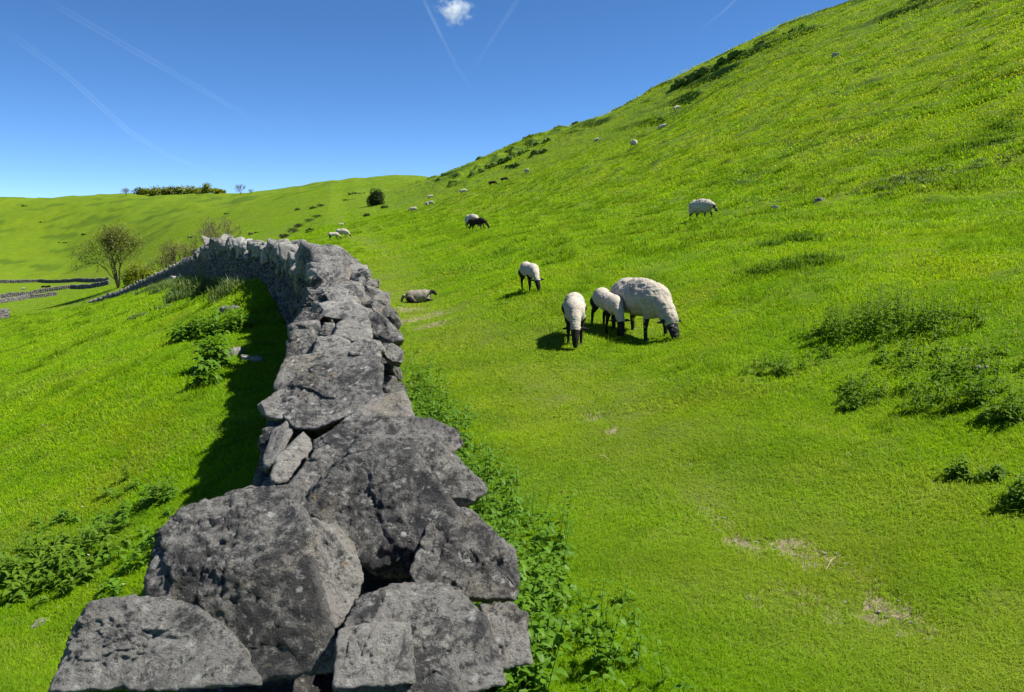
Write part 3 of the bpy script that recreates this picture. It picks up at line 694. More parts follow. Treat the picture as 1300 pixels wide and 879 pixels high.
def far_wall(P, ht, wd, label, seed):
    r = np.random.RandomState(seed); P = np.array(P); s_ = np.concatenate([[0], np.cumsum(np.linalg.norm(np.diff(P, axis=0), axis=1))]); S = Soup()
    s = 0.
    while s < s_[-1]:
        p = np.array([np.interp(s, s_, P[:, 0]), np.interp(s, s_, P[:, 1])]); q = np.array([np.interp(s + .5, s_, P[:, 0]), np.interp(s + .5, s_, P[:, 1])])
        t_ = (q - p) / (np.linalg.norm(q - p) + 1e-9) if s + .5 < s_[-1] else t_
        n_ = np.array([t_[1], -t_[0]]); zb = float(H(p[:1], p[1:])[0]); h_ = ht * (1 + .18 * float(fbm(np.array([s / 6.]), np.array([seed * 1.]), oct=2)[0]))
        for lay in range(5):
            f = lay / 5; w_ = wd * (1 - .35 * f)
            c = np.array([*(p + n_ * r.uniform(-.06, .06)), zb - .1 + (f + .1) * h_ + r.uniform(-.06, .06)])
            P8 = block(c, np.array([*t_, r.uniform(-.2, .2)]) * r.uniform(.30, .48), np.array([*n_, 0]) * w_, np.array([0, 0, 1.]) * h_ * .14, r, .3)
            V, F = rock(P8, 1, r.randint(1e6), 12, 0, 1.); S.add(V, F, r.uniform(0, .7))
        s += .62
    me = S.mesh("dry_stone_wall", M_STONE_FAR, False); o = link("dry_stone_wall", me); tag(o, label, "wall", "dry stone walls"); return o
def line(*pp): return [hit(px, py, 150)[:2] for px, py in pp]
far_wall(line((-60, 363), (0, 360), (50, 358.2), (100, 357.5), (138, 357)), 1.35, .45, "thin dark stone wall farthest across the valley floor, running behind the budding tree", 5)
far_wall(line((-40, 386), (0, 379), (50, 372.5), (92, 366.5), (138, 361.5)), 1.25, .45, "middle stone wall on the valley floor, slanting up to the budding tree", 6)
far_wall(line((-40, 390), (0, 385.5), (36, 379.5), (72, 375)), 1.15, .5, "short ruined stone wall ending in open grass on the valley floor", 7)
_e = [hit(px, py, 60)[:2] for px, py in ((-30, 410), (-10, 408), (11, 404))]
def pebbles():
    r = np.random.RandomState(31); S = Soup()
    for k in range(90):
        sx, sy, q = SOIL[3 + r.randint(len(SOIL) - 3)]; x, y = sx + r.normal(0, q * 1.3), sy + r.normal(0, q * 1.8); z_ = float(H(np.array([x]), np.array([y]))[0])
        e = r.uniform(.004, .016); V, F = rock(block(np.zeros(3), np.array([e, 0, 0]), np.array([0, e * .8, 0]), np.array([0, 0, e * .6]), r, .3), 1, r.randint(1e6), 20, 1); S.add(V + [x, y, z_ - .008], F, r.uniform(.2, 1))
    tag(link("pebbles", S.mesh("pebbles", M_STONE, False)), 'small grey pebbles lying on the bare soil of the path', 'pebbles', kind='stuff')
pebbles()
far_wall(_e, 1.35, .5, "stub of broken grey wall at the left edge of the field", 8)
# ------------------------------------------------------------------ sheep: one continuous body each, fleece and skin by area
def mat_sheep(name, wool_a, wool_b, skin, blaze=None):
    t = NT(name); tc = t.n("ShaderNodeTexCoord").outputs['Object']; zone = t.attr('zone')
    wool = t.mix(t.ramp(t.noise(tc, 9, 5, .65), (.32, 0.), (.66, 1.)), wool_a, wool_b)
    wool = t.mix(t.ramp(t.noise(tc, 40, 4, .7), (.40, .55), (.6, 0.)), wool, t.mix(1., wool, (.62, .60, .55), 'MULTIPLY'))
    sk = t.mix(t.noise(tc, 30, 3), skin, tuple(c * 2.2 for c in skin))
    if blaze: sk = t.mix(t.ramp(t.noise(tc, 11, 3, .6), (.56, 0.), (.62, 1.)), sk, blaze)
    wool = t.mix(t.attr('mark'), wool, (.13, .33, .36))
    col = t.mix(t.ramp(zone, (.45, 0.), (.55, 1.)), wool, sk)
    h = t.math('ADD', t.noise(tc, 34, 5, .7), t.math('MULTIPLY', t.noise(tc, 120, 3, .7), .4))
    return t.done(t.bsdf(col, .92, .12, t.bump(h, .7, .02)))
M_EWE = mat_sheep("ewe_fleece", (.56, .51, .42), (.38, .34, .27), (.018, .016, .015), (.45, .43, .39))
M_LAMB = mat_sheep("lamb_fleece", (.62, .56, .46), (.48, .43, .35), (.014, .012, .011))
M_GREY = mat_sheep("grey_fleece", (.40, .36, .29), (.20, .175, .14), (.016, .013, .012))
M_DARK = mat_sheep("dark_fleece", (.035, .026, .020), (.022, .016, .013), (.010, .009, .008))
M_EYE = NT("sheep_eye"); M_EYE = M_EYE.done(M_EYE.bsdf((.01, .008, .006), .15, .6))

def sheep_mesh(name, kind, pose, mat, voxel, seed):
    """joined ellipsoids and tapered limbs fused into one skin; zone 0 fleece, 1 bare skin"""
    S = Soup(); prims = []                          # prims: (zone, points, radii) for the zoning
    lamb = kind == 'lamb'
    def ell(c, r_, rot=None, z=0):
        V, F = ico(3); V = V * np.array(r_)
        if rot: V = V @ np.array(Matrix.Rotation(R(rot[1]), 3, rot[0])).T
        S.add(V + np.array(c), F)
        prims.append((z, [np.array(c)], [float(np.mean(r_))]))
    def limb(P, rad, z=1):
        P = np.array(P, float)
        for a, b, ra, rb in zip(P[:-1], P[1:], rad[:-1], rad[1:]):
            n_ = max(2, int(np.linalg.norm(b - a) / (min(ra, rb) * .45)))
            for k in range(n_ + 1):
                f = k / n_; V, F = ico(2); S.add(V * (ra + (rb - ra) * f) + a + (b - a) * f, F)
        prims.append((z, [a + (b - a) * f for a, b in zip(P[:-1], P[1:]) for f in (0, .33, .66, 1)], [ra + (rb - ra) * f for ra, rb in zip(rad[:-1], rad[1:]) for f in (0, .33, .66, 1)]))
    zb = (.25 if lamb else .30) if pose == 'lie' else (.60 if not lamb else .59)
    wy = .27 if not lamb else .19
    bz = .27 if not lamb else .20
    if lamb and pose == 'lie':
        wy, bz = .23, .25; ell((0, 0, zb), (.40, wy, bz)); ell((-.24, 0, zb), (.24, wy, bz)); ell((.20, 0, zb + .01), (.24, wy * .9, bz))
    elif lamb:
        ell((0, 0, zb), (.44, wy, bz)); ell((-.30, 0, zb + .03), (.24, wy * 1.02, bz * 1.02)); ell((.28, 0, zb), (.24, wy * .95, bz * 1.02))
    else:
        ell((0, 0, zb), (.54, wy, bz)); ell((-.34, 0, zb + .01), (.29, wy * .98, bz * 1.02)); ell((.33, 0, zb - .01), (.27, wy * .9, bz * .98)); ell((.02, 0, zb + .09), (.42, wy * .8, bz * .8))
    if pose == 'lie':
        limb([(.30, .14, .16), (.52, .15, .05), (.40, .15, .04)], [.07, .045, .035]); limb([(.30, -.14, .16), (.54, -.13, .05), (.42, -.13, .04)], [.07, .045, .035])
        limb([(-.30, .20, .20), (-.10, .25, .07), (-.36, .25, .05)], [.12, .06, .035]); limb([(-.30, -.20, .20), (-.12, -.25, .07), (-.38, -.25, .05)], [.12, .06, .035])
        nk = [(.34, 0, zb + .02), (.50, 0, zb + .05), (.58, 0, zb + .09)]; hd = [(.66, 0, zb + .13), (.76, .0, zb + .10), (.88, .0, zb + .0)]
    else:
        fx, hx = (.30, -.36) if lamb else (.37, -.40)
        for sd in (-1, 1):
            y = (.11 if lamb else .145) * sd; o = .05 * sd
            tk = .85 if lamb else 1.
            limb([(fx, y, zb - .10), (fx + o * .6, y, .34), (fx + o, y, .19), (fx + o + .01, y, .03)], [.085, .052 * tk, .036 * tk, .030 * tk]); limb([(fx + o + .01, y, .03), (fx + o + .035, y, .0)], [.034, .034])
            limb([(hx, y, zb - .06), (hx + .05 + o, y, .40), (hx - .07 + o, y, .26), (hx - .05 + o, y, .03)], [.13, .085 * tk, .042 * tk, .030 * tk]); limb([(hx - .05 + o, y, .03), (hx - .02 + o, y, .0)], [.033, .034])
        if pose == 'graze':
            nk = [(.40, 0, zb + .02), (.58, 0, zb - .10), (.72, 0, .34)] if not lamb else [(.36, 0, zb + .04), (.52, 0, zb - .08), (.62, 0, .36)]
            hd = [(.74, 0, .30), (.81, 0, .19), (.86, 0, .06)] if not lamb else [(.64, 0, .32), (.70, 0, .20), (.74, 0, .07)]
        else:
            nk = [(.40, 0, zb + .02), (.56, 0, zb + .0), (.66, 0, zb - .03)]; hd = [(.68, 0, zb - .03), (.76, 0, zb - .12), (.84, 0, zb - .25)]
    if pose == 'lie' and lamb: nk = [(.26, 0, zb + .04), (.36, 0, zb + .09), (.42, 0, zb + .14)]; hd = [(.48, 0, zb + .16), (.55, 0, zb + .14), (.63, 0, zb + .05)]
    limb(nk, [.185, .15, .115] if not lamb else [.135, .105, .085], 0)
    limb(hd, [.092, .078, .050] if not lamb else [.080, .068, .045], 1)
    h0 = np.array(hd[0]); hv = np.array(hd[1]) - h0; hv /= np.linalg.norm(hv)
    for sd in (-1, 1):                               # ears held out and a little back
        e0 = h0 + np.array([0, .07 * sd, .02]); e1 = e0 + np.array([-.03, .075 * sd, .01]); e2 = e1 + np.array([-.015, .07 * sd, -.015])
        limb([e0, e1, e2], [.024, .030, .016], 1)
    limb([(-.52 if lamb else -.60, 0, zb + .06), (-.60 if lamb else -.66, 0, zb - .06), (-.62 if lamb else -.67, 0, zb - .22)], [.06, .05, .035], 0)
    me = S.mesh(name, mat); o = bpy.data.objects.new(name, me); sc.collection.objects.link(o)
    md = o.modifiers.new("r", 'REMESH'); md.mode = 'VOXEL'; md.voxel_size = voxel; md.use_smooth_shade = True
    sm = o.modifiers.new("s", 'SMOOTH'); sm.iterations = 4; sm.factor = .5
    dg = bpy.context.evaluated_depsgraph_get(); ev = o.evaluated_get(dg); m2 = bpy.data.meshes.new_from_object(ev)
    bpy.data.objects.remove(o)
    n = len(m2.vertices); co = np.empty(n * 3, np.float32); m2.vertices.foreach_get('co', co); V = co.reshape(-1, 3).astype(float)
    nr = np.empty(n * 3, np.float32); m2.vertices.foreach_get('normal', nr); N_ = nr.reshape(-1, 3)
    d = {0: np.full(n, 9.), 1: np.full(n, 9.)}
    for z, pts, rr in prims:
        for p, r_ in zip(pts, rr): d[z] = np.minimum(d[z], np.linalg.norm(V - p, axis=1) - r_)
    # body ellipsoids by their real shape
    ax = .62 if not lamb else .52
    body = (np.sqrt((V[:, 0] / ax) ** 2 + (V[:, 1] / (wy * 1.02)) ** 2 + ((V[:, 2] - zb) / (bz * 1.08)) ** 2) - 1) * wy
    d[0] = np.minimum(d[0], body)
    zone = sstep(-.02, .015, d[0] - d[1] - (.0 if not lamb else .012))
    zone = np.where(V[:, 2] < (.30 if pose != 'lie' else .0), np.where(V[:, 0] < .45, 1., zone), zone)
    if kind == 'ewe' and pose != 'lie': zone = np.where((V[:, 2] > .33) & (V[:, 0] < .50), 0., zone)
    if kind == 'dark': zone = zone * .3
    wl = 1 - zone; rs = np.random.RandomState(seed); q = V * 1.0
    amp = .013 if not lamb else .005
    lump = fbm(q[:, 0] * 13 + seed, q[:, 1] * 13, q[:, 2] * 13, oct=3); big = fbm(q[:, 0] * 4 + seed, q[:, 1] * 4, q[:, 2] * 4, oct=2)
    V = V + N_ * (wl * (amp * lump + amp * 1.1 * big + amp * .7 * np.abs(fbm(q[:, 0] * 26, q[:, 1] * 26 + 3, q[:, 2] * 26, oct=2))))[:, None]
    m2.vertices.foreach_set('co', V.astype(np.float32).ravel())
    mark = sstep(.12, .04, np.hypot(V[:, 0] + .12, V[:, 1] - .10) + .05 * lump) * wl * (.8 if pose == 'mark' else 0)
    for nm, a in (('zone', zone), ('mark', mark)):
        at_ = m2.attributes.new(nm, 'FLOAT', 'POINT'); at_.data.foreach_set('value', np.asarray(a, np.float32))
    m2.materials.clear(); m2.materials.append(mat); m2.name = name
    m2.polygons.foreach_set('use_smooth', np.ones(len(m2.polygons), bool)); m2.update()
    ey = h0 + hv * .07
    eyes = [ey + np.array([.01, sd * (.075 if not lamb else .065), .035]) for sd in (-1, 1)]
    return m2, eyes
_eyeV, _eyeF = ico(2); EYE = mesh_np("eye", _eyeV * .013, _eyeF, M_EYE, True, {'rnd': np.zeros(len(_eyeV))})
SHEEP = {}
def kit_sheep(key, *a): SHEEP[key] = sheep_mesh("sheep_body", *a)
kit_sheep('ewe', 'ewe', 'graze', M_EWE, .014, 3); kit_sheep('lamb', 'lamb', 'graze', M_LAMB, .012, 4); kit_sheep('lamb_lie', 'lamb', 'lie', M_GREY, .014, 5)
kit_sheep('ewe_far', 'ewe', 'graze', M_EWE, .03, 6); kit_sheep('ewe_lie', 'ewe', 'lie', M_EWE, .03, 7); kit_sheep('dark', 'lamb', 'graze', M_DARK, .022, 8)
kit_sheep('lamb_far', 'lamb', 'graze', M_LAMB, .025, 9); kit_sheep('ewe_up', 'ewe', 'stand', M_EWE, .02, 10)
m_, e_ = SHEEP['lamb']; m2_ = m_.copy(); n_ = len(m2_.vertices); c_ = np.empty(n_ * 3, np.float32); m2_.vertices.foreach_get('co', c_); c_ = c_.reshape(-1, 3)
z_ = np.empty(n_, np.float32); m2_.attributes['zone'].data.foreach_get('value', z_)
m2_.attributes['mark'].data.foreach_set('value', (sstep(.15, .04, np.hypot(c_[:, 0] + .05, (c_[:, 1] - .10) * 1.5) + .12 * fbm(c_[:, 0] * 12, c_[:, 1] * 12, oct=2)) * (1 - z_) * .75 * (c_[:, 2] > .6)).astype(np.float32)); SHEEP['lamb_mark'] = (m2_, e_)

def sheep(key, px, py, yaw, scale, label, cat, dmin=4., eyes=False):
    p = hit(px, py, dmin); e = .25
    gx = (smooth_h(p[:1] + e, p[1:2]) - smooth_h(p[:1] - e, p[1:2]))[0] / (2 * e); gy = (smooth_h(p[:1], p[1:2] + e) - smooth_h(p[:1], p[1:2] - e))[0] / (2 * e)
    hx, hy = math.cos(R(yaw)), math.sin(R(yaw)); pitch = math.atan(gx * hx + gy * hy) * .8
    lie = 'lie' in key; roll = math.atan(-gx * hy + gy * hx) * (.8 if lie else .25)
    root = tag(empty("sheep" if cat == 'sheep' else "lamb", (p[0], p[1], p[2] - (.01 if not lie else .02))), label, cat, "sheep grazing on the hillside")
    root.rotation_euler = (Matrix.Rotation(R(yaw), 3, 'Z') @ Matrix.Rotation(-pitch, 3, 'Y') @ Matrix.Rotation(roll, 3, 'X')).to_euler(); root.scale = (scale,) * 3
    me, ey = SHEEP[key]; b = link("body", me, root)
    if eyes:
        for q in ey: link("eye", EYE, root, q)
    return root
sheep('ewe', 813, 429, -63, .93, "large shaggy ewe with black face grazing, two lambs at her side", "sheep", eyes=True)
sheep('lamb_mark', 729, 432, -93, .76, "lamb with pale blue dye mark on its back, head down facing the viewer", "lamb", eyes=True)
sheep('lamb', 769, 421, -72, .71, "black-legged lamb grazing close against the big ewe's flank", "lamb", eyes=True)
sheep('lamb', 674, 369, -74, .66, "lamb grazing alone uphill from the ewe, black head down to the right", "lamb", eyes=True)
sheep('lamb_lie', 532, 385.5, 3, .72, "lamb lying down in the grass beside the worn path", "lamb", eyes=True)
sheep('ewe_up', 891, 280, -58, .84, "stout woolly sheep alone on the slope above the big ewe", "sheep", eyes=True)
sheep('ewe_far', 600, 289.5, -55, .9, "pale sheep standing behind the dark brown lamb", "sheep")
sheep('dark', 607, 294, -20, .85, "dark brown lamb grazing in front of a pale sheep", "lamb")
sheep('ewe_far', 435, 302, -10, .95, "round woolly sheep just past the crest of the stone wall, beside a smaller one", "sheep")
sheep('lamb_far', 424, 305, 8, .85, "black-legged lamb next to the round sheep just past the wall's crest", "lamb")
sheep('ewe_lie', 433, 287, 10, .9, "small pale sheep lying beyond the round sheep near the wall's crest", "sheep", 70)
sheep('ewe_up', 525, 269.5, 180, .9, "small pale sheep lowest on the slope between the dark bush and the dark lamb", "sheep", 70)
sheep('ewe_far', 542.5, 262, -70, 1., "left one of two small sheep standing close together right of the dark bush", "sheep", 80)
sheep('ewe_far', 547, 260.5, -20, 1., "right one of two small sheep standing close together right of the dark bush", "sheep", 80)
sheep('ewe_up', 547, 252.5, 10, .95, "tiny sheep just above the close pair right of the dark bush", "sheep", 80)
sheep('ewe_far', 589, 246, 5, 1., "small pale sheep grazing above the pale sheep and dark lamb", "sheep", 80)
sheep('dark', 626, 237, 0, 1.15, "left of two tiny dark lambs below the spur's rocky ledges", "lamb", 80)
sheep('dark', 641, 231.5, 10, 1.15, "right of two tiny dark lambs below the spur's rocky ledges", "lamb", 80)
sheep('ewe_up', 669, 221.5, -60, 1., "tiny white sheep under the rocky ledges of the spur", "sheep", 80)
sheep('ewe_far', 805, 188, -75, 1., "rounded sheep high on the slope, the nearest of the high ones", "sheep", 50)
sheep('ewe_up', 842, 165, -20, .95, "small sheep high on the slope, just up from the rounded one", "sheep", 50)
sheep('ewe_far', 860, 141.5, 20, .9, "tiny sheep highest up, near the dark ledge under the brow", "sheep", 50)
sheep('ewe_lie', 758, 178.5, 0, .9, "tiny sheep lying far left of the rounded high one, near the hill's edge", "sheep", 80)
sheep('ewe_lie', 30, 368, 0, 1.2, "pinkish pale sheep lying on the valley floor between two stone walls", "sheep", 150)
sheep('dark', 56, 367, 0, 1.5, "left of two dark sheep on the valley floor by the middle wall", "sheep", 150)
sheep('dark', 62, 367, 160, 1.5, "right of two dark sheep on the valley floor by the middle wall", "sheep", 150)
# ------------------------------------------------------------------ weeds: nettles, docks, cow parsley
def leaf(S, base, dr, ln, wd, droop, a, tw=0.):
    """folded, pointed, drooping leaf: four faces"""
    dr = np.array(dr, float); dr /= np.linalg.norm(dr) + 1e-9
    side = np.cross(dr, [0, 0, 1.]); side /= np.linalg.norm(side) + 1e-9; up = np.cross(side, dr)
    side = side * math.cos(tw) + up * math.sin(tw)
    P = []
    for t, w_, u_ in ((0, 0, 0), (.35, 1, .10), (.72, .62, .02), (1., 0, -droop * .35)):
        c = base + dr * ln * t + np.array([0, 0, -droop * ln * t * t]) + up * ln * u_ * .3
        P.append((c - side * wd * w_ / 2 + up * wd * .12 * (w_ > 0), c, c + side * wd * w_ / 2 + up * wd * .12 * (w_ > 0)))
    V = [P[0][1], P[1][0], P[1][1], P[1][2], P[2][0], P[2][1], P[2][2], P[3][1]]
    S.add(V, [[0, 2, 1], [0, 3, 2], [4, 5, 7], [5, 6, 7]], a); S.add([V[1], V[2], V[5], V[4], V[3], V[6]], [[0, 1, 2, 3], [1, 4, 5, 2]], a)
def nettle(S, p, h, r, lsz=.075, tilt=.12):
    p = np.array(p, float); tv = np.array([r.normal(0, tilt), r.normal(0, tilt), 1]); top = p + tv * h
    tube(S, [p - [0, 0, .03], p + tv * h * .5, top], [.0025, .002, .001], 3, .3)
    nw = max(4, int(h / .055)); a0 = r.uniform(0, 6.28)
    for k in range(nw):
        f = .18 + .82 * k / (nw - 1); a = a0 + k * 1.571
        sz = lsz * (1.2 - .40 * f ** 2) * r.uniform(.8, 1.2)
        for q in (0, math.pi):
            d = (math.cos(a + q), math.sin(a + q), r.uniform(.05, .5)); leaf(S, p + tv * h * f, d, sz * 1.5, sz * .75, r.uniform(.2, .7), np.clip(r.uniform(.1, .7) + .35 * f, 0, 1), r.uniform(-.4, .4))
def gz(x, y): return float(H(np.array([x]), np.array([y]))[0])
def patch(name, label, mat, spots, group, kind='nettle', seed=1, lsz=.075):
    """spots: (px, py, radius x, radius y, count, height)"""
    r = np.random.RandomState(seed); S = Soup(); o0 = hit(*spots[0][:2])
    for px, py, rx, ry, n, h in spots:
        if px > 900: rx, ry, n, h, lsz = rx * .85, ry * 1.05, int(n * (1.3 if kind == 'nettle' else .62)) + 2, h * .72, min(lsz, .034) if kind == 'nettle' else lsz
        elif px < 250 and py > 560: rx, ry, n, h = rx * 1.25, ry * 1.35, int(n * .9) + 1, h * .62
        c = hit(px, py)
        for k in range(n):
            a, q = r.uniform(0, 6.28), math.sqrt(r.uniform()); x, y = c[0] + rx * q * math.cos(a), c[1] + ry * q * math.sin(a)
            hh = h * r.uniform(.55, 1.15) * (1 - .45 * q * q); p = np.array([x, y, gz(x, y)]) - o0
            if kind == 'nettle': nettle(S, p, hh, r, lsz)
            elif kind == 'dock':
                for j in range(9):
                    b = r.uniform(0, 6.28); leaf(S, p, (math.cos(b), math.sin(b), r.uniform(.5, 1.4)), hh * r.uniform(.7, 1.3), hh * .38, r.uniform(.3, .8), r.uniform(), r.uniform(-.3, .3))
            else:                                                     # rank clump of fine leaves
                for j in range(46):
                    b = r.uniform(0, 6.28); bp = p + np.array([r.normal(0, .13), r.normal(0, .13), 0]); l = hh * r.uniform(.4, 1.1); ln = abs(r.normal(0, .35)) + .1
                    w_ = lsz * .07; dx = np.array([math.cos(b), math.sin(b), 0]); sx = np.array([-math.sin(b), math.cos(b), 0]) * w_; m_ = bp + dx * ln * l * .35 + [0, 0, l * .6]; tp = bp + dx * ln * l + [0, 0, l * (1 - .25 * ln)]
                    S.add([bp - sx, bp + sx, m_ + sx * .8, m_ - sx * .8, tp], [[3, 2, 4]], np.clip(r.normal(.45, .25), 0, 1)); S.add([bp - sx, bp + sx, m_ + sx * .8, m_ - sx * .8], [[0, 1, 2, 3]], np.clip(r.normal(.45, .25), 0, 1))
                    if j % 4 == 0: leaf(S, m_, (math.cos(b), math.sin(b), r.uniform(-.1, .6)), lsz * r.uniform(.5, 1.), lsz * .32, .3, r.uniform(.2, .9), r.uniform(-.6, .6))
    me = S.mesh(name, mat); o = link(name, me, None, o0)
    return tag(o, label, "weeds", group)
# the bed of nettles along the sunny foot of the wall
def nettle_bed():
    r = np.random.RandomState(9); S = Soup(); S2 = Soup(); n = 0
    while n < 2300:
        y = math.exp(r.uniform(math.log(1.9), math.log(12.5))); wdist = abs(r.normal(0, .40)) + .36
        if wdist > 1.5 - .02 * y: continue
        if r.uniform() > (.95 if y < 9 else .5): continue
        p, t_, nn, zt = wall_at(float(np.interp(y, _yy, _sl))); q = p + nn * wdist; z = gz(*q); n += 1
        if float(fbm(np.array([q[0] / .5]), np.array([q[1] / .8]), oct=2)[0]) < -.28: continue
        h = r.uniform(.12, .42) * (1.25 - .55 * (wdist - .42)) * (.8 if r.uniform() < .5 else 1.1)
        nettle(S, (*q, z), h, r, r.uniform(.030, .050), .22)
    o = link("nettle_bed", S.mesh("nettle_bed", M_NETTLE)); tag(o, "bright green bed of stinging nettles along the sunny foot of the near wall", "nettles", kind='stuff')
nettle_bed()
G_N = "nettle and weed patches on the pasture"
patch("nettle_patch", "large dark nettle patch on the right of the slope, biggest and darkest of them", M_WEED,
      [(1085, 418, .75, .40, 46, .52), (1130, 420, .9, .45, 60, .62), (1175, 416, .7, .40, 36, .5), (1110, 405, .8, .3, 26, .6), (1205, 410, .5, .4, 14, .4)], G_N, seed=2, lsz=.06)
patch("nettle_patch", "spread of mixed nettles below the big dark patch at right", M_WEED,
      [(1175, 470, .9, .35, 36, .36), (1235, 480, .6, .35, 24, .36), (1150, 458, .5, .3, 16, .34), (1210, 505, .6, .2, 14, .34)], G_N, seed=3, lsz=.055)
patch("nettle_patch", "dark weed clumps at the right edge, below the mixed nettles", M_WEED,
      [(1228, 512, .14, .12, 16, .40), (1290, 525, .25, .15, 22, .38), (1268, 535, .12, .12, 9, .32)], G_N, seed=4)
patch("nettle_patch", "single dark leafy clump low on the right edge of the grass", M_WEED, [(1294, 640, .12, .10, 16, .30)], G_N, seed=5)
patch("nettle_patch", "small thistly clump below the right-edge weeds, one of two side by side on open turf", M_WEED, [(1216, 600, .08, .07, 9, .17)], G_N, seed=6)
patch("nettle_patch", "flatter of two small clumps side by side on open turf at lower right", M_WEED, [(1254, 604, .13, .06, 8, .12)], G_N, seed=7)
patch("nettle_patch", "low sprawling weeds left of the big dark nettle patch", M_WEED, [(995, 462, .55, .22, 18, .26), (1000, 470, .22, .1, 10, .30)], G_N, seed=8)
patch("nettle_patch", "narrow weed clump below the big dark nettle patch", M_WEED, [(1095, 500, .22, .2, 14, .30), (1088, 512, .16, .1, 7, .2)], G_N, seed=10)
patch("rank_clump", "dark rank grass clump uphill of the ewe, left of the big nettle patch", M_WEED, [(1010, 340, .8, .30, 40, .34)], G_N, 'clump', 11, .12)
patch("rank_clump", "smaller weed clump just above the dark rank grass clump", M_WEED, [(1000, 310, .7, .25, 16, .26), (1018, 306, .3, .2, 6, .34)], G_N, 'clump', 12, .11)
patch("rank_clump", "bluish band of weeds high on the slope above the stone at right", M_PALE, [(1150, 232, 1.6, .7, 26, .30), (1200, 226, 2.0, .8, 26, .30), (1120, 237, 1., .5, 12, .26)], G_N, 'clump', 13, .16)
patch("rank_clump", "dark broken tussocks high at the right edge of the slope", M_WEED, [(1270, 175, 2.6, 1.2, 26, .38), (1240, 182, 1.2, .6, 10, .3), (1290, 150, 2., 1., 14, .36)], G_N, 'clump', 14, .20)
patch("nettle_patch", "dark nettle patch in the bottom left corner beside the near boulder", M_WEED, [(48, 745, .55, .30, 70, .34), (15, 720, .4, .25, 24, .32), (90, 715, .35, .25, 26, .28)], G_N, seed=15, lsz=.055)
patch("nettle_patch", "thin mixed nettles between the corner patch and the near boulder", M_NETTLE, [(140, 690, .5, .5, 30, .22), (110, 655, .5, .3, 14, .2), (175, 720, .2, .3, 16, .22), (170, 655, .3, .25, 14, .22)], G_N, seed=16, lsz=.05)
patch("nettle_patch", "upright nettle stems beside the edge of the wall's shadow, lower left", M_WEED, [(210, 632, .13, .10, 10, .34)], G_N, seed=17, lsz=.05)
patch("thistle", "lone thin dark stem standing in the left field", M_WEED, [(164, 608, .035, .03, 4, .42)], G_N, seed=18, lsz=.035)
patch("nettle_patch", "rounded nettle bush in the left field just out of the wall's shadow", M_NETTLE, [(268, 426, .75, .5, 64, .5)], G_N, seed=19, lsz=.09)
patch("nettle_patch", "tall leafy weed clump on the edge of the wall's shadow", M_NETTLE, [(272, 470, .14, .3, 14, .62), (262, 490, .18, .14, 8, .4)], G_N, seed=20, lsz=.10)
patch("cow_parsley", "grey-green clump of tall weeds by the wall where it turns downhill", M_PALE, [(258, 374, 1.2, .8, 40, .7), (230, 372, .9, .6, 22, .6)], G_N, 'clump', 21, .16)
patch("cow_parsley", "low grey-green weeds along the crest of the left field", M_PALE, [(200, 366, 1.6, 1., 30, .6), (190, 399, .7, .4, 8, .2)], G_N, 'clump', 22, .18)
patch("cow_parsley", "weeds growing on the crest beyond the pale fallen stone", M_PALE, [(245, 360, 2.2, 1.2, 44, .75), (262, 358, 1.2, .8, 20, .8)], G_N, 'clump', 23, .2)
patch("cow_parsley", "weed clump between the pale fallen stone and the shadow of the wall", M_PALE, [(285, 376, .4, .5, 14, .5)], G_N, 'clump', 24, .12)

# fallen stones in the grass
def fallen(px, py, sz, tone, label, seed, dmin=2.):
    p = hit(px, py, dmin); r = np.random.RandomState(seed)
    V, F = rock(block(np.zeros(3), np.array([sz, .1 * sz, 0]), np.array([0, sz * .7, .0]), np.array([0, 0, sz * .5]), r, .3), 4, seed, 24, 3, .9)
    o = link("fallen_stone", mesh_np("fallen_stone", V, F, M_STONE, True, {'rnd': np.full(len(V), tone)}), None, p + np.array([0, 0, sz * .12 - (.03 if py > 760 else 0)])); o.rotation_euler[2] = r.uniform(0, 6)
    tag(o, label, "stone", "loose stones in the grass")
fallen(266, 371, .36, .9, "pale lichen-covered stone among weeds on the crest of the left field", 61)
fallen(294, 455, .17, .5, "dull flat stone in the shadow of the wall, left of two pale ones", 62)
fallen(313, 460, .11, .95, "pale stone in the wall's shadow, left of a neighbouring one", 63)
fallen(325, 461, .11, .9, "pale stone in the wall's shadow, nearest the wall's foot", 64)
fallen(292, 396, .22, .15, "dark jagged stone on the edge of the wall's shadow", 65)
fallen(222, 357, .5, .95, "whitish stone showing over the crest beside the wall", 66, 30)
fallen(984, 270, .16, .35, "flat brown stone on the slope right of the stout sheep", 67)
fallen(1040, 259, .15, .3, "small dark stone higher up the slope, right of the flat brown one", 68)
fallen(1061, 73, .4, .9, "pale boulder high on the hill under the brow", 69, 40)
fallen(1085, 770, .04, .9, "small pale stone lying on the bare path at the bottom", 70)
fallen(1246, 466, .05, .98, "small white stone by the weeds at right", 71)
fallen(52, 790, .07, .8, "half-buried pale stone at the bottom left beside the boulders", 72)
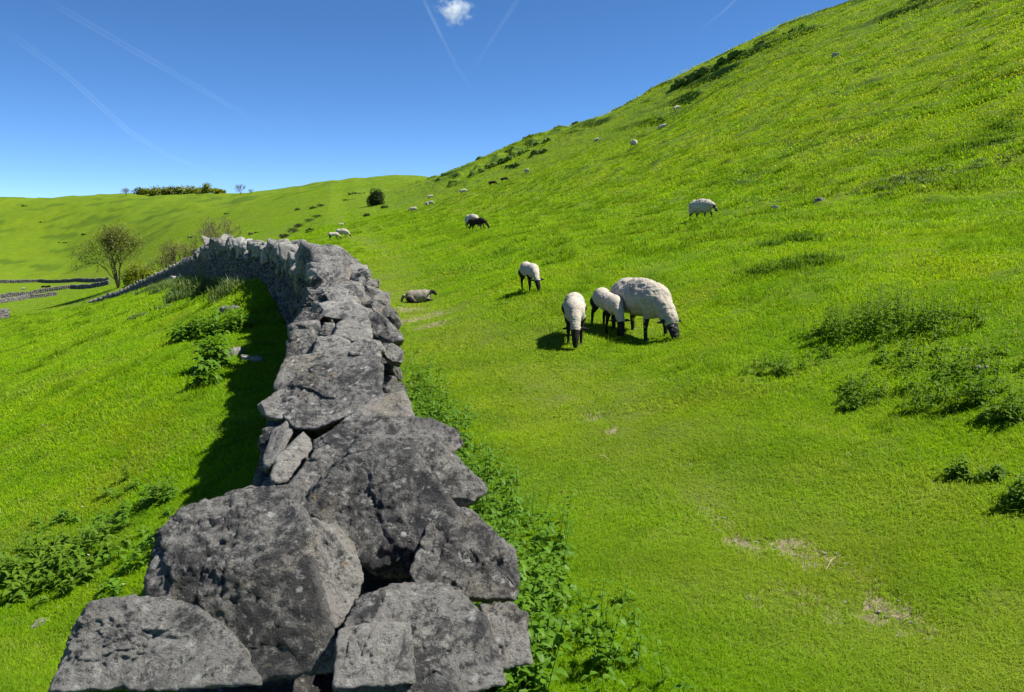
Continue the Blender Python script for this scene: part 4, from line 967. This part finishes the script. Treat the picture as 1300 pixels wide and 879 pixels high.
# ------------------------------------------------------------------ trees
M_BARK = mat_bark("bark", (.060, .048, .036), (.15, .125, .10))
M_TWIG = mat_bark("twigs", (.13, .10, .065), (.20, .16, .11))
M_BUD = mat_leaf("budding_leaf", (.13, .18, .02), (.22, .26, .035), .45, .6)
M_LIME = mat_leaf("spring_leaf", (.15, .20, .012), (.24, .27, .02), .45, .6)
M_WOOD = mat_leaf("woodland_leaf", (.09, .125, .02), (.17, .20, .04), .4, .4)
M_OLIVE = mat_leaf("young_leaf", (.16, .18, .04), (.24, .245, .06), .45, .4)
M_HAW = mat_leaf("hawthorn_leaf", (.018, .045, .008), (.045, .08, .014), .25, 1.)
M_SCRUB = mat_leaf("scrub_leaf", (.035, .058, .014), (.075, .10, .022), .25, 1.)
def tree(name, label, px, py, ht, spread, dmin, leaf_mat, nleaf, lsz, seed, group, stems=1, bark=None, lean=0., cat="tree", base_=None, depth=5, first=.28, fill=0., p0=None):
    r = np.random.RandomState(seed); p = hit(px, py, dmin) if p0 is None else p0
    root = tag(empty(name, p), label, cat, group); S = Soup(); tips = []
    def grow(a, d, ln, rad, lv):
        d = d / np.linalg.norm(d); n = 4; P = [a]; dd = d.copy()
        for k in range(n):
            dd = dd + r.normal(0, .10 + .03 * lv, 3) + np.array([0, 0, .05]); dd /= np.linalg.norm(dd); P.append(P[-1] + dd * ln / n)
        tube(S, P, np.linspace(rad, rad * .62, n + 1), 6 if lv < 2 else 3, .3)
        if lv >= depth - 2: tips.extend([(P[2], lv), (P[-1], lv)])
        if lv >= depth: return
        nb = 3 if lv < 3 else 2 + (r.uniform() < .6)
        for b in range(nb):
            a_ = r.uniform(0, 6.28); sp_ = r.uniform(.35, .85) * (spread if lv < 2 else 1.)
            side = np.cross(dd, [math.cos(a_), math.sin(a_), .2]); side /= np.linalg.norm(side) + 1e-9
            grow(P[-1] if b < 2 else P[r.randint(2, 4)], dd + side * sp_, ln * r.uniform(.66, .86), rad * (.60 if b else .68), lv + 1)
    L0 = ht * first
    for s_ in range(stems):
        a_ = 2 * math.pi * s_ / max(stems, 1) + r.uniform(-.4, .4); k = 0 if stems == 1 else .28
        grow(np.array([0, 0, -.2]), np.array([math.cos(a_) * k + lean, math.sin(a_) * k, 1.]), L0, ht * .020 / (stems ** .35), 0)
    allv = np.concatenate(S.V); sc_ = ht / max(allv[:, 2].max(), .1)
    S.V = [v * sc_ for v in S.V]; link("trunk", S.mesh("trunk", bark or M_BARK), root)
    T = np.array([t[0] for t in tips]) * sc_; C = Soup(); cz = T.mean(0)
    for k in range(nleaf):
        b = T[r.randint(len(T))] + r.normal(0, lsz * 1.3 + ht * .012, 3)
        if fill and r.uniform() < fill: b = cz + (b - cz) * r.uniform(.2, 1)
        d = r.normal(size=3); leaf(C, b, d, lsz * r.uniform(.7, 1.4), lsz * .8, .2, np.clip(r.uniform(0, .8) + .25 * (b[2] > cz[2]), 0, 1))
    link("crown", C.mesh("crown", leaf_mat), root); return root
def bush(name, label, p, w, h, mat, n, lsz, seed, group, cat="bush", dome=1.):
    """dense rounded bush: short stems and leaves through the volume, thick to the ground"""
    r = np.random.RandomState(seed); root = tag(empty(name, p), label, cat, group); S = Soup()
    for k in range(5):
        a = r.uniform(0, 6.28); tube(S, [[0, 0, -.2], [math.cos(a) * w * .12, math.sin(a) * w * .12, h * .4], [math.cos(a) * w * .28, math.sin(a) * w * .28, h * .75]], [h * .02, h * .014, h * .005], 4, .3)
    link("trunk", S.mesh("trunk", M_BARK), root); C = Soup()
    lob = r.normal(size=(26, 3)); lob /= np.linalg.norm(lob, axis=1)[:, None]; lob[:, 2] = np.abs(lob[:, 2]); lr = r.uniform(.55, .98, 26)
    for k in range(n):
        i = r.randint(26); c = lob[i] * lr[i] * .68 * np.array([w / 2, w / 2, h]); d = r.normal(size=3); d /= np.linalg.norm(d)
        b = c + d * np.array([w * .17, w * .17, h * .20]) * r.uniform(.6, 1.05) ; b[2] = max(b[2] + h * .10, .05)
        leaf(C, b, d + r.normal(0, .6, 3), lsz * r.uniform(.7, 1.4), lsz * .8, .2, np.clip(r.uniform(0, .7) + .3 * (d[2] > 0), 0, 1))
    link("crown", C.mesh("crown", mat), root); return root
G_T = "trees on the valley floor and skyline"
tree("budding_tree", "tall half-bare tree with brownish-green buds beyond the end of the near wall", 150, 366, 12.0, .75, 140, M_BUD, 6000, .27, 21, G_T, 4, first=.26, depth=6)
pb = hit(178, 372, 130); bush("spring_bush", "yellow-green bush standing just right of the half-bare tree", pb, 6.6, 5.0, M_LIME, 2400, .30, 31, G_T)
tree("bare_tree", "small brown nearly bare tree showing above the wall where it bends", 274, 341, 7.2, 1.2, 110, M_OLIVE, 500, .22, 24, G_T, 3, M_TWIG, first=.22, depth=6)
for k, (px, py, ht, lab) in enumerate([(208, 357, 4.6, "pale yellow-green sapling behind the wall, left of a similar one"), (228, 352, 6.2, "taller pale yellow-green tree behind the wall, right of a similar sapling"), (255, 345, 4.0, "low yellow-green bush behind the wall beside the small bare tree")]):
    tree("sapling", lab, px, py, ht, 1.0, 120, M_LIME, 520, .24, 41 + k, G_T, 3, M_TWIG, first=.2, depth=5)
# wood on the skyline: each crown on its own trunk, just behind the brow
r_ = np.random.RandomState(77)
spots = [(178, 7.0), (188, 8.6), (198, 9.2), (208, 9.0), (217, 9.6), (227, 9.4), (237, 9.0), (247, 9.2), (256, 8.8), (264, 9.6), (272, 8.0), (280, 5.6)]
names = ["first", "second", "third", "fourth", "fifth", "sixth", "seventh", "eighth", "ninth", "tenth", "eleventh", "last"]
for k, (px, ht) in enumerate(spots):
    d = 516 + r_.uniform(-8, 10); q = at(px, 248, d); p = np.array([q[0], d, gz(q[0], d)])
    bush("woodland_tree", "%s tree from the left in the small wood on the far skyline" % names[k], p, 10.5 if k < 11 else 8, ht * r_.uniform(.50, .85), M_LIME if k % 4 else M_WOOD, 420, 1.1, 80 + k, "trees of the skyline wood", "tree")
def skytree(px, d, ht, lab, seed, n=160):
    q = at(px, 248, d); p = np.array([q[0], d, gz(q[0], d)])
    tree("bare_tree", lab, px, 0, ht, 1.2, 0, M_OLIVE, n, .3, seed, G_T, 3, M_TWIG, first=.2, depth=5, p0=p)
skytree(306, 462, 6.2, "lone bare round tree on the skyline right of the wood", 51)
skytree(319, 460, 2.8, "small bare bush beside the lone tree on the skyline", 52, 60)
skytree(160, 508, 5.6, "pale bare thicket at the left end of the skyline wood", 53, 260)
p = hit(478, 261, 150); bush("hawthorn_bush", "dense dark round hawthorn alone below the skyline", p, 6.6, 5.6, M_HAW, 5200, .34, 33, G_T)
G_S = "scrub bushes in the gully"
for k, (px, py, w_, h_, lab) in enumerate([(361, 302, 2.6, 1.3, "dark scrub bush just over the crest of the wall, leftmost in the gully"), (372, 296, 3.0, 1.8, "dark scrub bush in the gully above the wall's crest, tallest of the scrub"),
        (380, 289, 2.8, 1.3, "scrub bush halfway up the gully"), (394, 281, 3.2, .9, "flat streak of scrub higher up the gully"), (404, 276, 3.4, .9, "flat streak of scrub at the top of the gully"),
        (378, 267, 2.4, 1., "isolated dark bush on the bank left of the gully"), (398, 265, 2.8, .8, "low scrub on the bank above the gully, left of a longer strip"), (408, 262, 3.2, .9, "longer strip of low scrub above the gully"),
        (394, 296, 1.6, .9, "small dark bush between the gully and the round sheep"), (466, 275, 1.8, .8, "small dark tuft below the round hawthorn"), (488, 265, 2.0, .9, "small dark bush at the foot of the round hawthorn")]):
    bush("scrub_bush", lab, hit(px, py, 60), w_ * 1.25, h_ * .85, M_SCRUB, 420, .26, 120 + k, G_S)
# bare rock in the turf, far off: coloured almost black, turf in its joints
t_ = NT('mossy_rock'); _n = t_.noise(t_.pos(), 1.6, 5, .65); M_CRAG = t_.done(t_.bsdf(t_.mix(t_.ramp(_n, (.36, 0.), (.50, 1.)), (.050, .052, .045), (.085, .135, .015)), .95, .05, t_.bump(t_.noise(t_.pos(), 4, 6), .8, .2)))
def crag(px, py, w_, h_, lab, seed, tone=.1, dmin=100):
    p = hit(px, py, dmin); r = np.random.RandomState(seed); S = Soup(); h_ *= .8; w_ *= 1.7 if px > 560 else 1.2
    for k in range(12):
        V, F = rock(block(np.array([(k - 5.5) * w_ * .095 + r.normal(0, .15), r.normal(0, .30) + .5 * math.sin(k * .7 + seed), h_ * r.uniform(-.45, .05)]), np.array([w_ * r.uniform(.06, .12), r.uniform(-.2, .2), r.uniform(-.12, .12)]), np.array([0, w_ * .06, 0]), np.array([0, 0, h_ * r.uniform(.35, .7)]), r, .34), 3, seed + k, 20, 3); S.add(V, F, tone + r.uniform(0, .2))
    o = link("rock_outcrop", S.mesh("rock_outcrop", M_CRAG), None, p); o.rotation_euler[2] = math.atan2(AX[1], AX[0]) + r.uniform(-.15, .15) if px > 560 else r.uniform(-.3, .3)
    tag(o, lab, "rock", "rock outcrops on the hillsides")
crag(456, 246, 5.5, 1.3, "reddish-dark rock outcrop left of the round hawthorn", 201); crag(444, 254, 3.2, .9, "small dark rock left of the round hawthorn, below the larger one", 205)
crag(34, 262, 5, 1.6, "dark rock near the skyline at far left, nearest the picture's edge", 209); crag(82, 308, 5, 1.6, "dark rock on the far hillside left of the half-bare tree", 213)
crag(58, 281, 6, .9, "low dark streak of rock on the upper far hillside", 217); crag(110, 297, 4, .9, "small low rock on the far hillside above the half-bare tree", 221)
crag(326, 296, 3.0, 1.0, "dark rock on the far slope above the bend of the wall", 225); crag(247, 301, 3.5, .8, "low rock on the far slope left of the bare tree", 229); crag(290, 272, 3.5, .8, "rock on the far slope below the lone skyline tree", 233)
for k, (px, py, w_, h_, lab) in enumerate([(878, 103, 7, 1.5, "longest dark ledge under the brow of the big hill"), (862, 110, 4, 1.2, "shorter dark ledge just below the longest one under the brow"), (930, 76, 4.5, 1.1, "dark ledge on the brow, uphill of the longest one"),
        (968, 58, 3.5, 1.0, "dark ledge on the brow between the longest ledge and the hilltop"), (1010, 40, 3.5, .9, "dark ledge nearest the top of the hill"), (905, 88, 3.5, .9, "dark ledge between the two largest on the brow"),
        (612, 218, 6, 1.3, "dark ledge lowest on the distant spur"), (640, 206, 7.5, 1.7, "long dark ledge across the middle of the distant spur"), (662, 196, 7, 1.6, "dark ledge in the upper middle of the distant spur"), (625, 212, 6, 1.3, "ledge between the lowest and the long one on the spur"),
        (690, 183, 6, 1.3, "dark ledge near the top of the distant spur"), (652, 211, 5, 1.2, "ledge under the long one on the spur"), (575, 233, 4, 1., "small ledge where the spur meets the far hill"), (683, 195, 5, 1.2, "ledge right of the upper middle on the spur")]):
    crag(px, py, w_, h_, lab, 240 + 5 * k, .0)

# ------------------------------------------------------------------ cloud and vapour trails, real vapour far above
def vapour(name, dens):
    t = NT(name); tc = t.n("ShaderNodeTexCoord").outputs['Object']
    return t, tc
def cloud():
    c = at(577, 13, 4200.); k = 4200 / F_PX
    me = mesh_np("cloud", ico(3)[0] * np.array([30 * k, 30 * k, 26 * k]), ico(3)[1], None)
    t, tc = vapour("cloud_vapour", 1)
    g = t.n("ShaderNodeVectorMath", operation='LENGTH'); sc1 = t.n("ShaderNodeVectorMath", operation='MULTIPLY'); t.t.links.new(tc, sc1.inputs[0]); sc1.inputs[1].default_value = (1 / (24 * k), 1 / (24 * k), 1 / (19 * k))
    t.t.links.new(sc1.outputs[0], g.inputs[0])
    n_ = t.noise(tc, .024, 7, .66, .4)
    f = t.math('SUBTRACT', t.math('ADD', t.math('MULTIPLY', n_, 3.4), -1.0), g.outputs['Value'])
    dens = t.math('MULTIPLY', t.math('MAXIMUM', f, 0.), .022)
    v = t.n("ShaderNodeVolumePrincipled"); t.set(v.inputs['Density'], dens); v.inputs['Color'].default_value = (.97, .97, .97, 1); v.inputs['Anisotropy'].default_value = .2
    t.t.links.new(v.outputs[0], t.out.inputs['Volume']); me.materials.append(t.m)
    tag(link("cloud", me, None, c), "small torn white cloud high in the clear blue sky", "cloud")
cloud()
def trail(P, rad, strength, lab, seed):
    S = Soup(); P = np.array([at(*p) for p in P]); n = 40; s_ = np.linspace(0, 1, n)
    t0 = np.linspace(0, 1, len(P)); Q = np.stack([np.interp(s_, t0, P[:, i]) for i in range(3)], -1); c = Q.mean(0)
    tube(S, Q - c, np.interp(s_, np.linspace(0, 1, len(rad)), rad), 14)
    me = S.mesh("vapour_trail", None); N = len(S.V[0]); fade = np.repeat(np.interp(s_, np.linspace(0, 1, len(strength)), strength) * np.minimum(1, np.minimum(s_, 1 - s_) * 9), 14)
    at_ = me.attributes.new('fade', 'FLOAT', 'POINT'); at_.data.foreach_set('value', fade.astype(np.float32))
    if 'vapour_trail' not in bpy.data.materials:
        t = NT("vapour_trail"); lw = t.n("ShaderNodeLayerWeight", Blend=.5).outputs['Facing']
        core = t.math('POWER', t.math('SUBTRACT', 1., lw), 1.6)
        nz = t.ramp(t.noise(t.pos(), .006, 4, .6), (.3, .45), (.7, 1.))
        a = t.math('MULTIPLY', t.math('MULTIPLY', core, t.attr('fade')), nz)
        d = t.n("ShaderNodeBsdfDiffuse"); d.inputs[0].default_value = (.9, .9, .9, 1); tl = t.n("ShaderNodeBsdfTranslucent"); tl.inputs[0].default_value = (.9, .9, .9, 1)
        ad = t.n("ShaderNodeAddShader"); t.t.links.new(d.outputs[0], ad.inputs[0]); t.t.links.new(tl.outputs[0], ad.inputs[1])
        tr = t.n("ShaderNodeBsdfTransparent"); mx = t.n("ShaderNodeMixShader"); t.set(mx.inputs[0], a); t.t.links.new(tr.outputs[0], mx.inputs[1]); t.t.links.new(ad.outputs[0], mx.inputs[2]); t.done(mx.outputs[0])
    me.materials.append(bpy.data.materials['vapour_trail'])
    tag(link("vapour_trail", me, None, c), lab, "vapour trail", "vapour trails across the sky")
k_ = 7000 / F_PX
trail([(45, -8, 7000), (180, 70, 7300), (270, 122, 7600), (352, 170, 8000)], [5 * k_, 4.5 * k_, 3.5 * k_, 3 * k_], [.010, .014, .015, .004], "long faint vapour trail, upper of two across the left of the sky", 1)
trail([(-8, 28, 7000), (85, 96, 7200), (165, 168, 7500), (215, 198, 7800), (320, 238, 8400)], [6 * k_, 4 * k_, 4 * k_, 3 * k_, 3 * k_], [.009, .015, .025, .016, .007], "long curving vapour trail, lower of two across the left of the sky", 2)
trail([(534, -8, 7000), (560, 46, 7200), (580, 85, 7500), (604, 122, 7800)], [2.2 * k_, 2.2 * k_, 2.5 * k_, 2.5 * k_], [.042, .032, .018, .004], "thin vapour trail running down beside the small cloud", 3)
trail([(662, -8, 7000), (630, 42, 7300), (596, 95, 7800)], [4 * k_, 3.5 * k_, 3 * k_], [.013, .013, .003], "faint vapour trail right of the small cloud", 4)
trail([(940, -6, 7000), (915, 18, 7200), (888, 38, 7500)], [2.5 * k_, 2.5 * k_, 3 * k_], [.02, .014, .003], "short faint vapour trail close to the brow of the hill", 5)
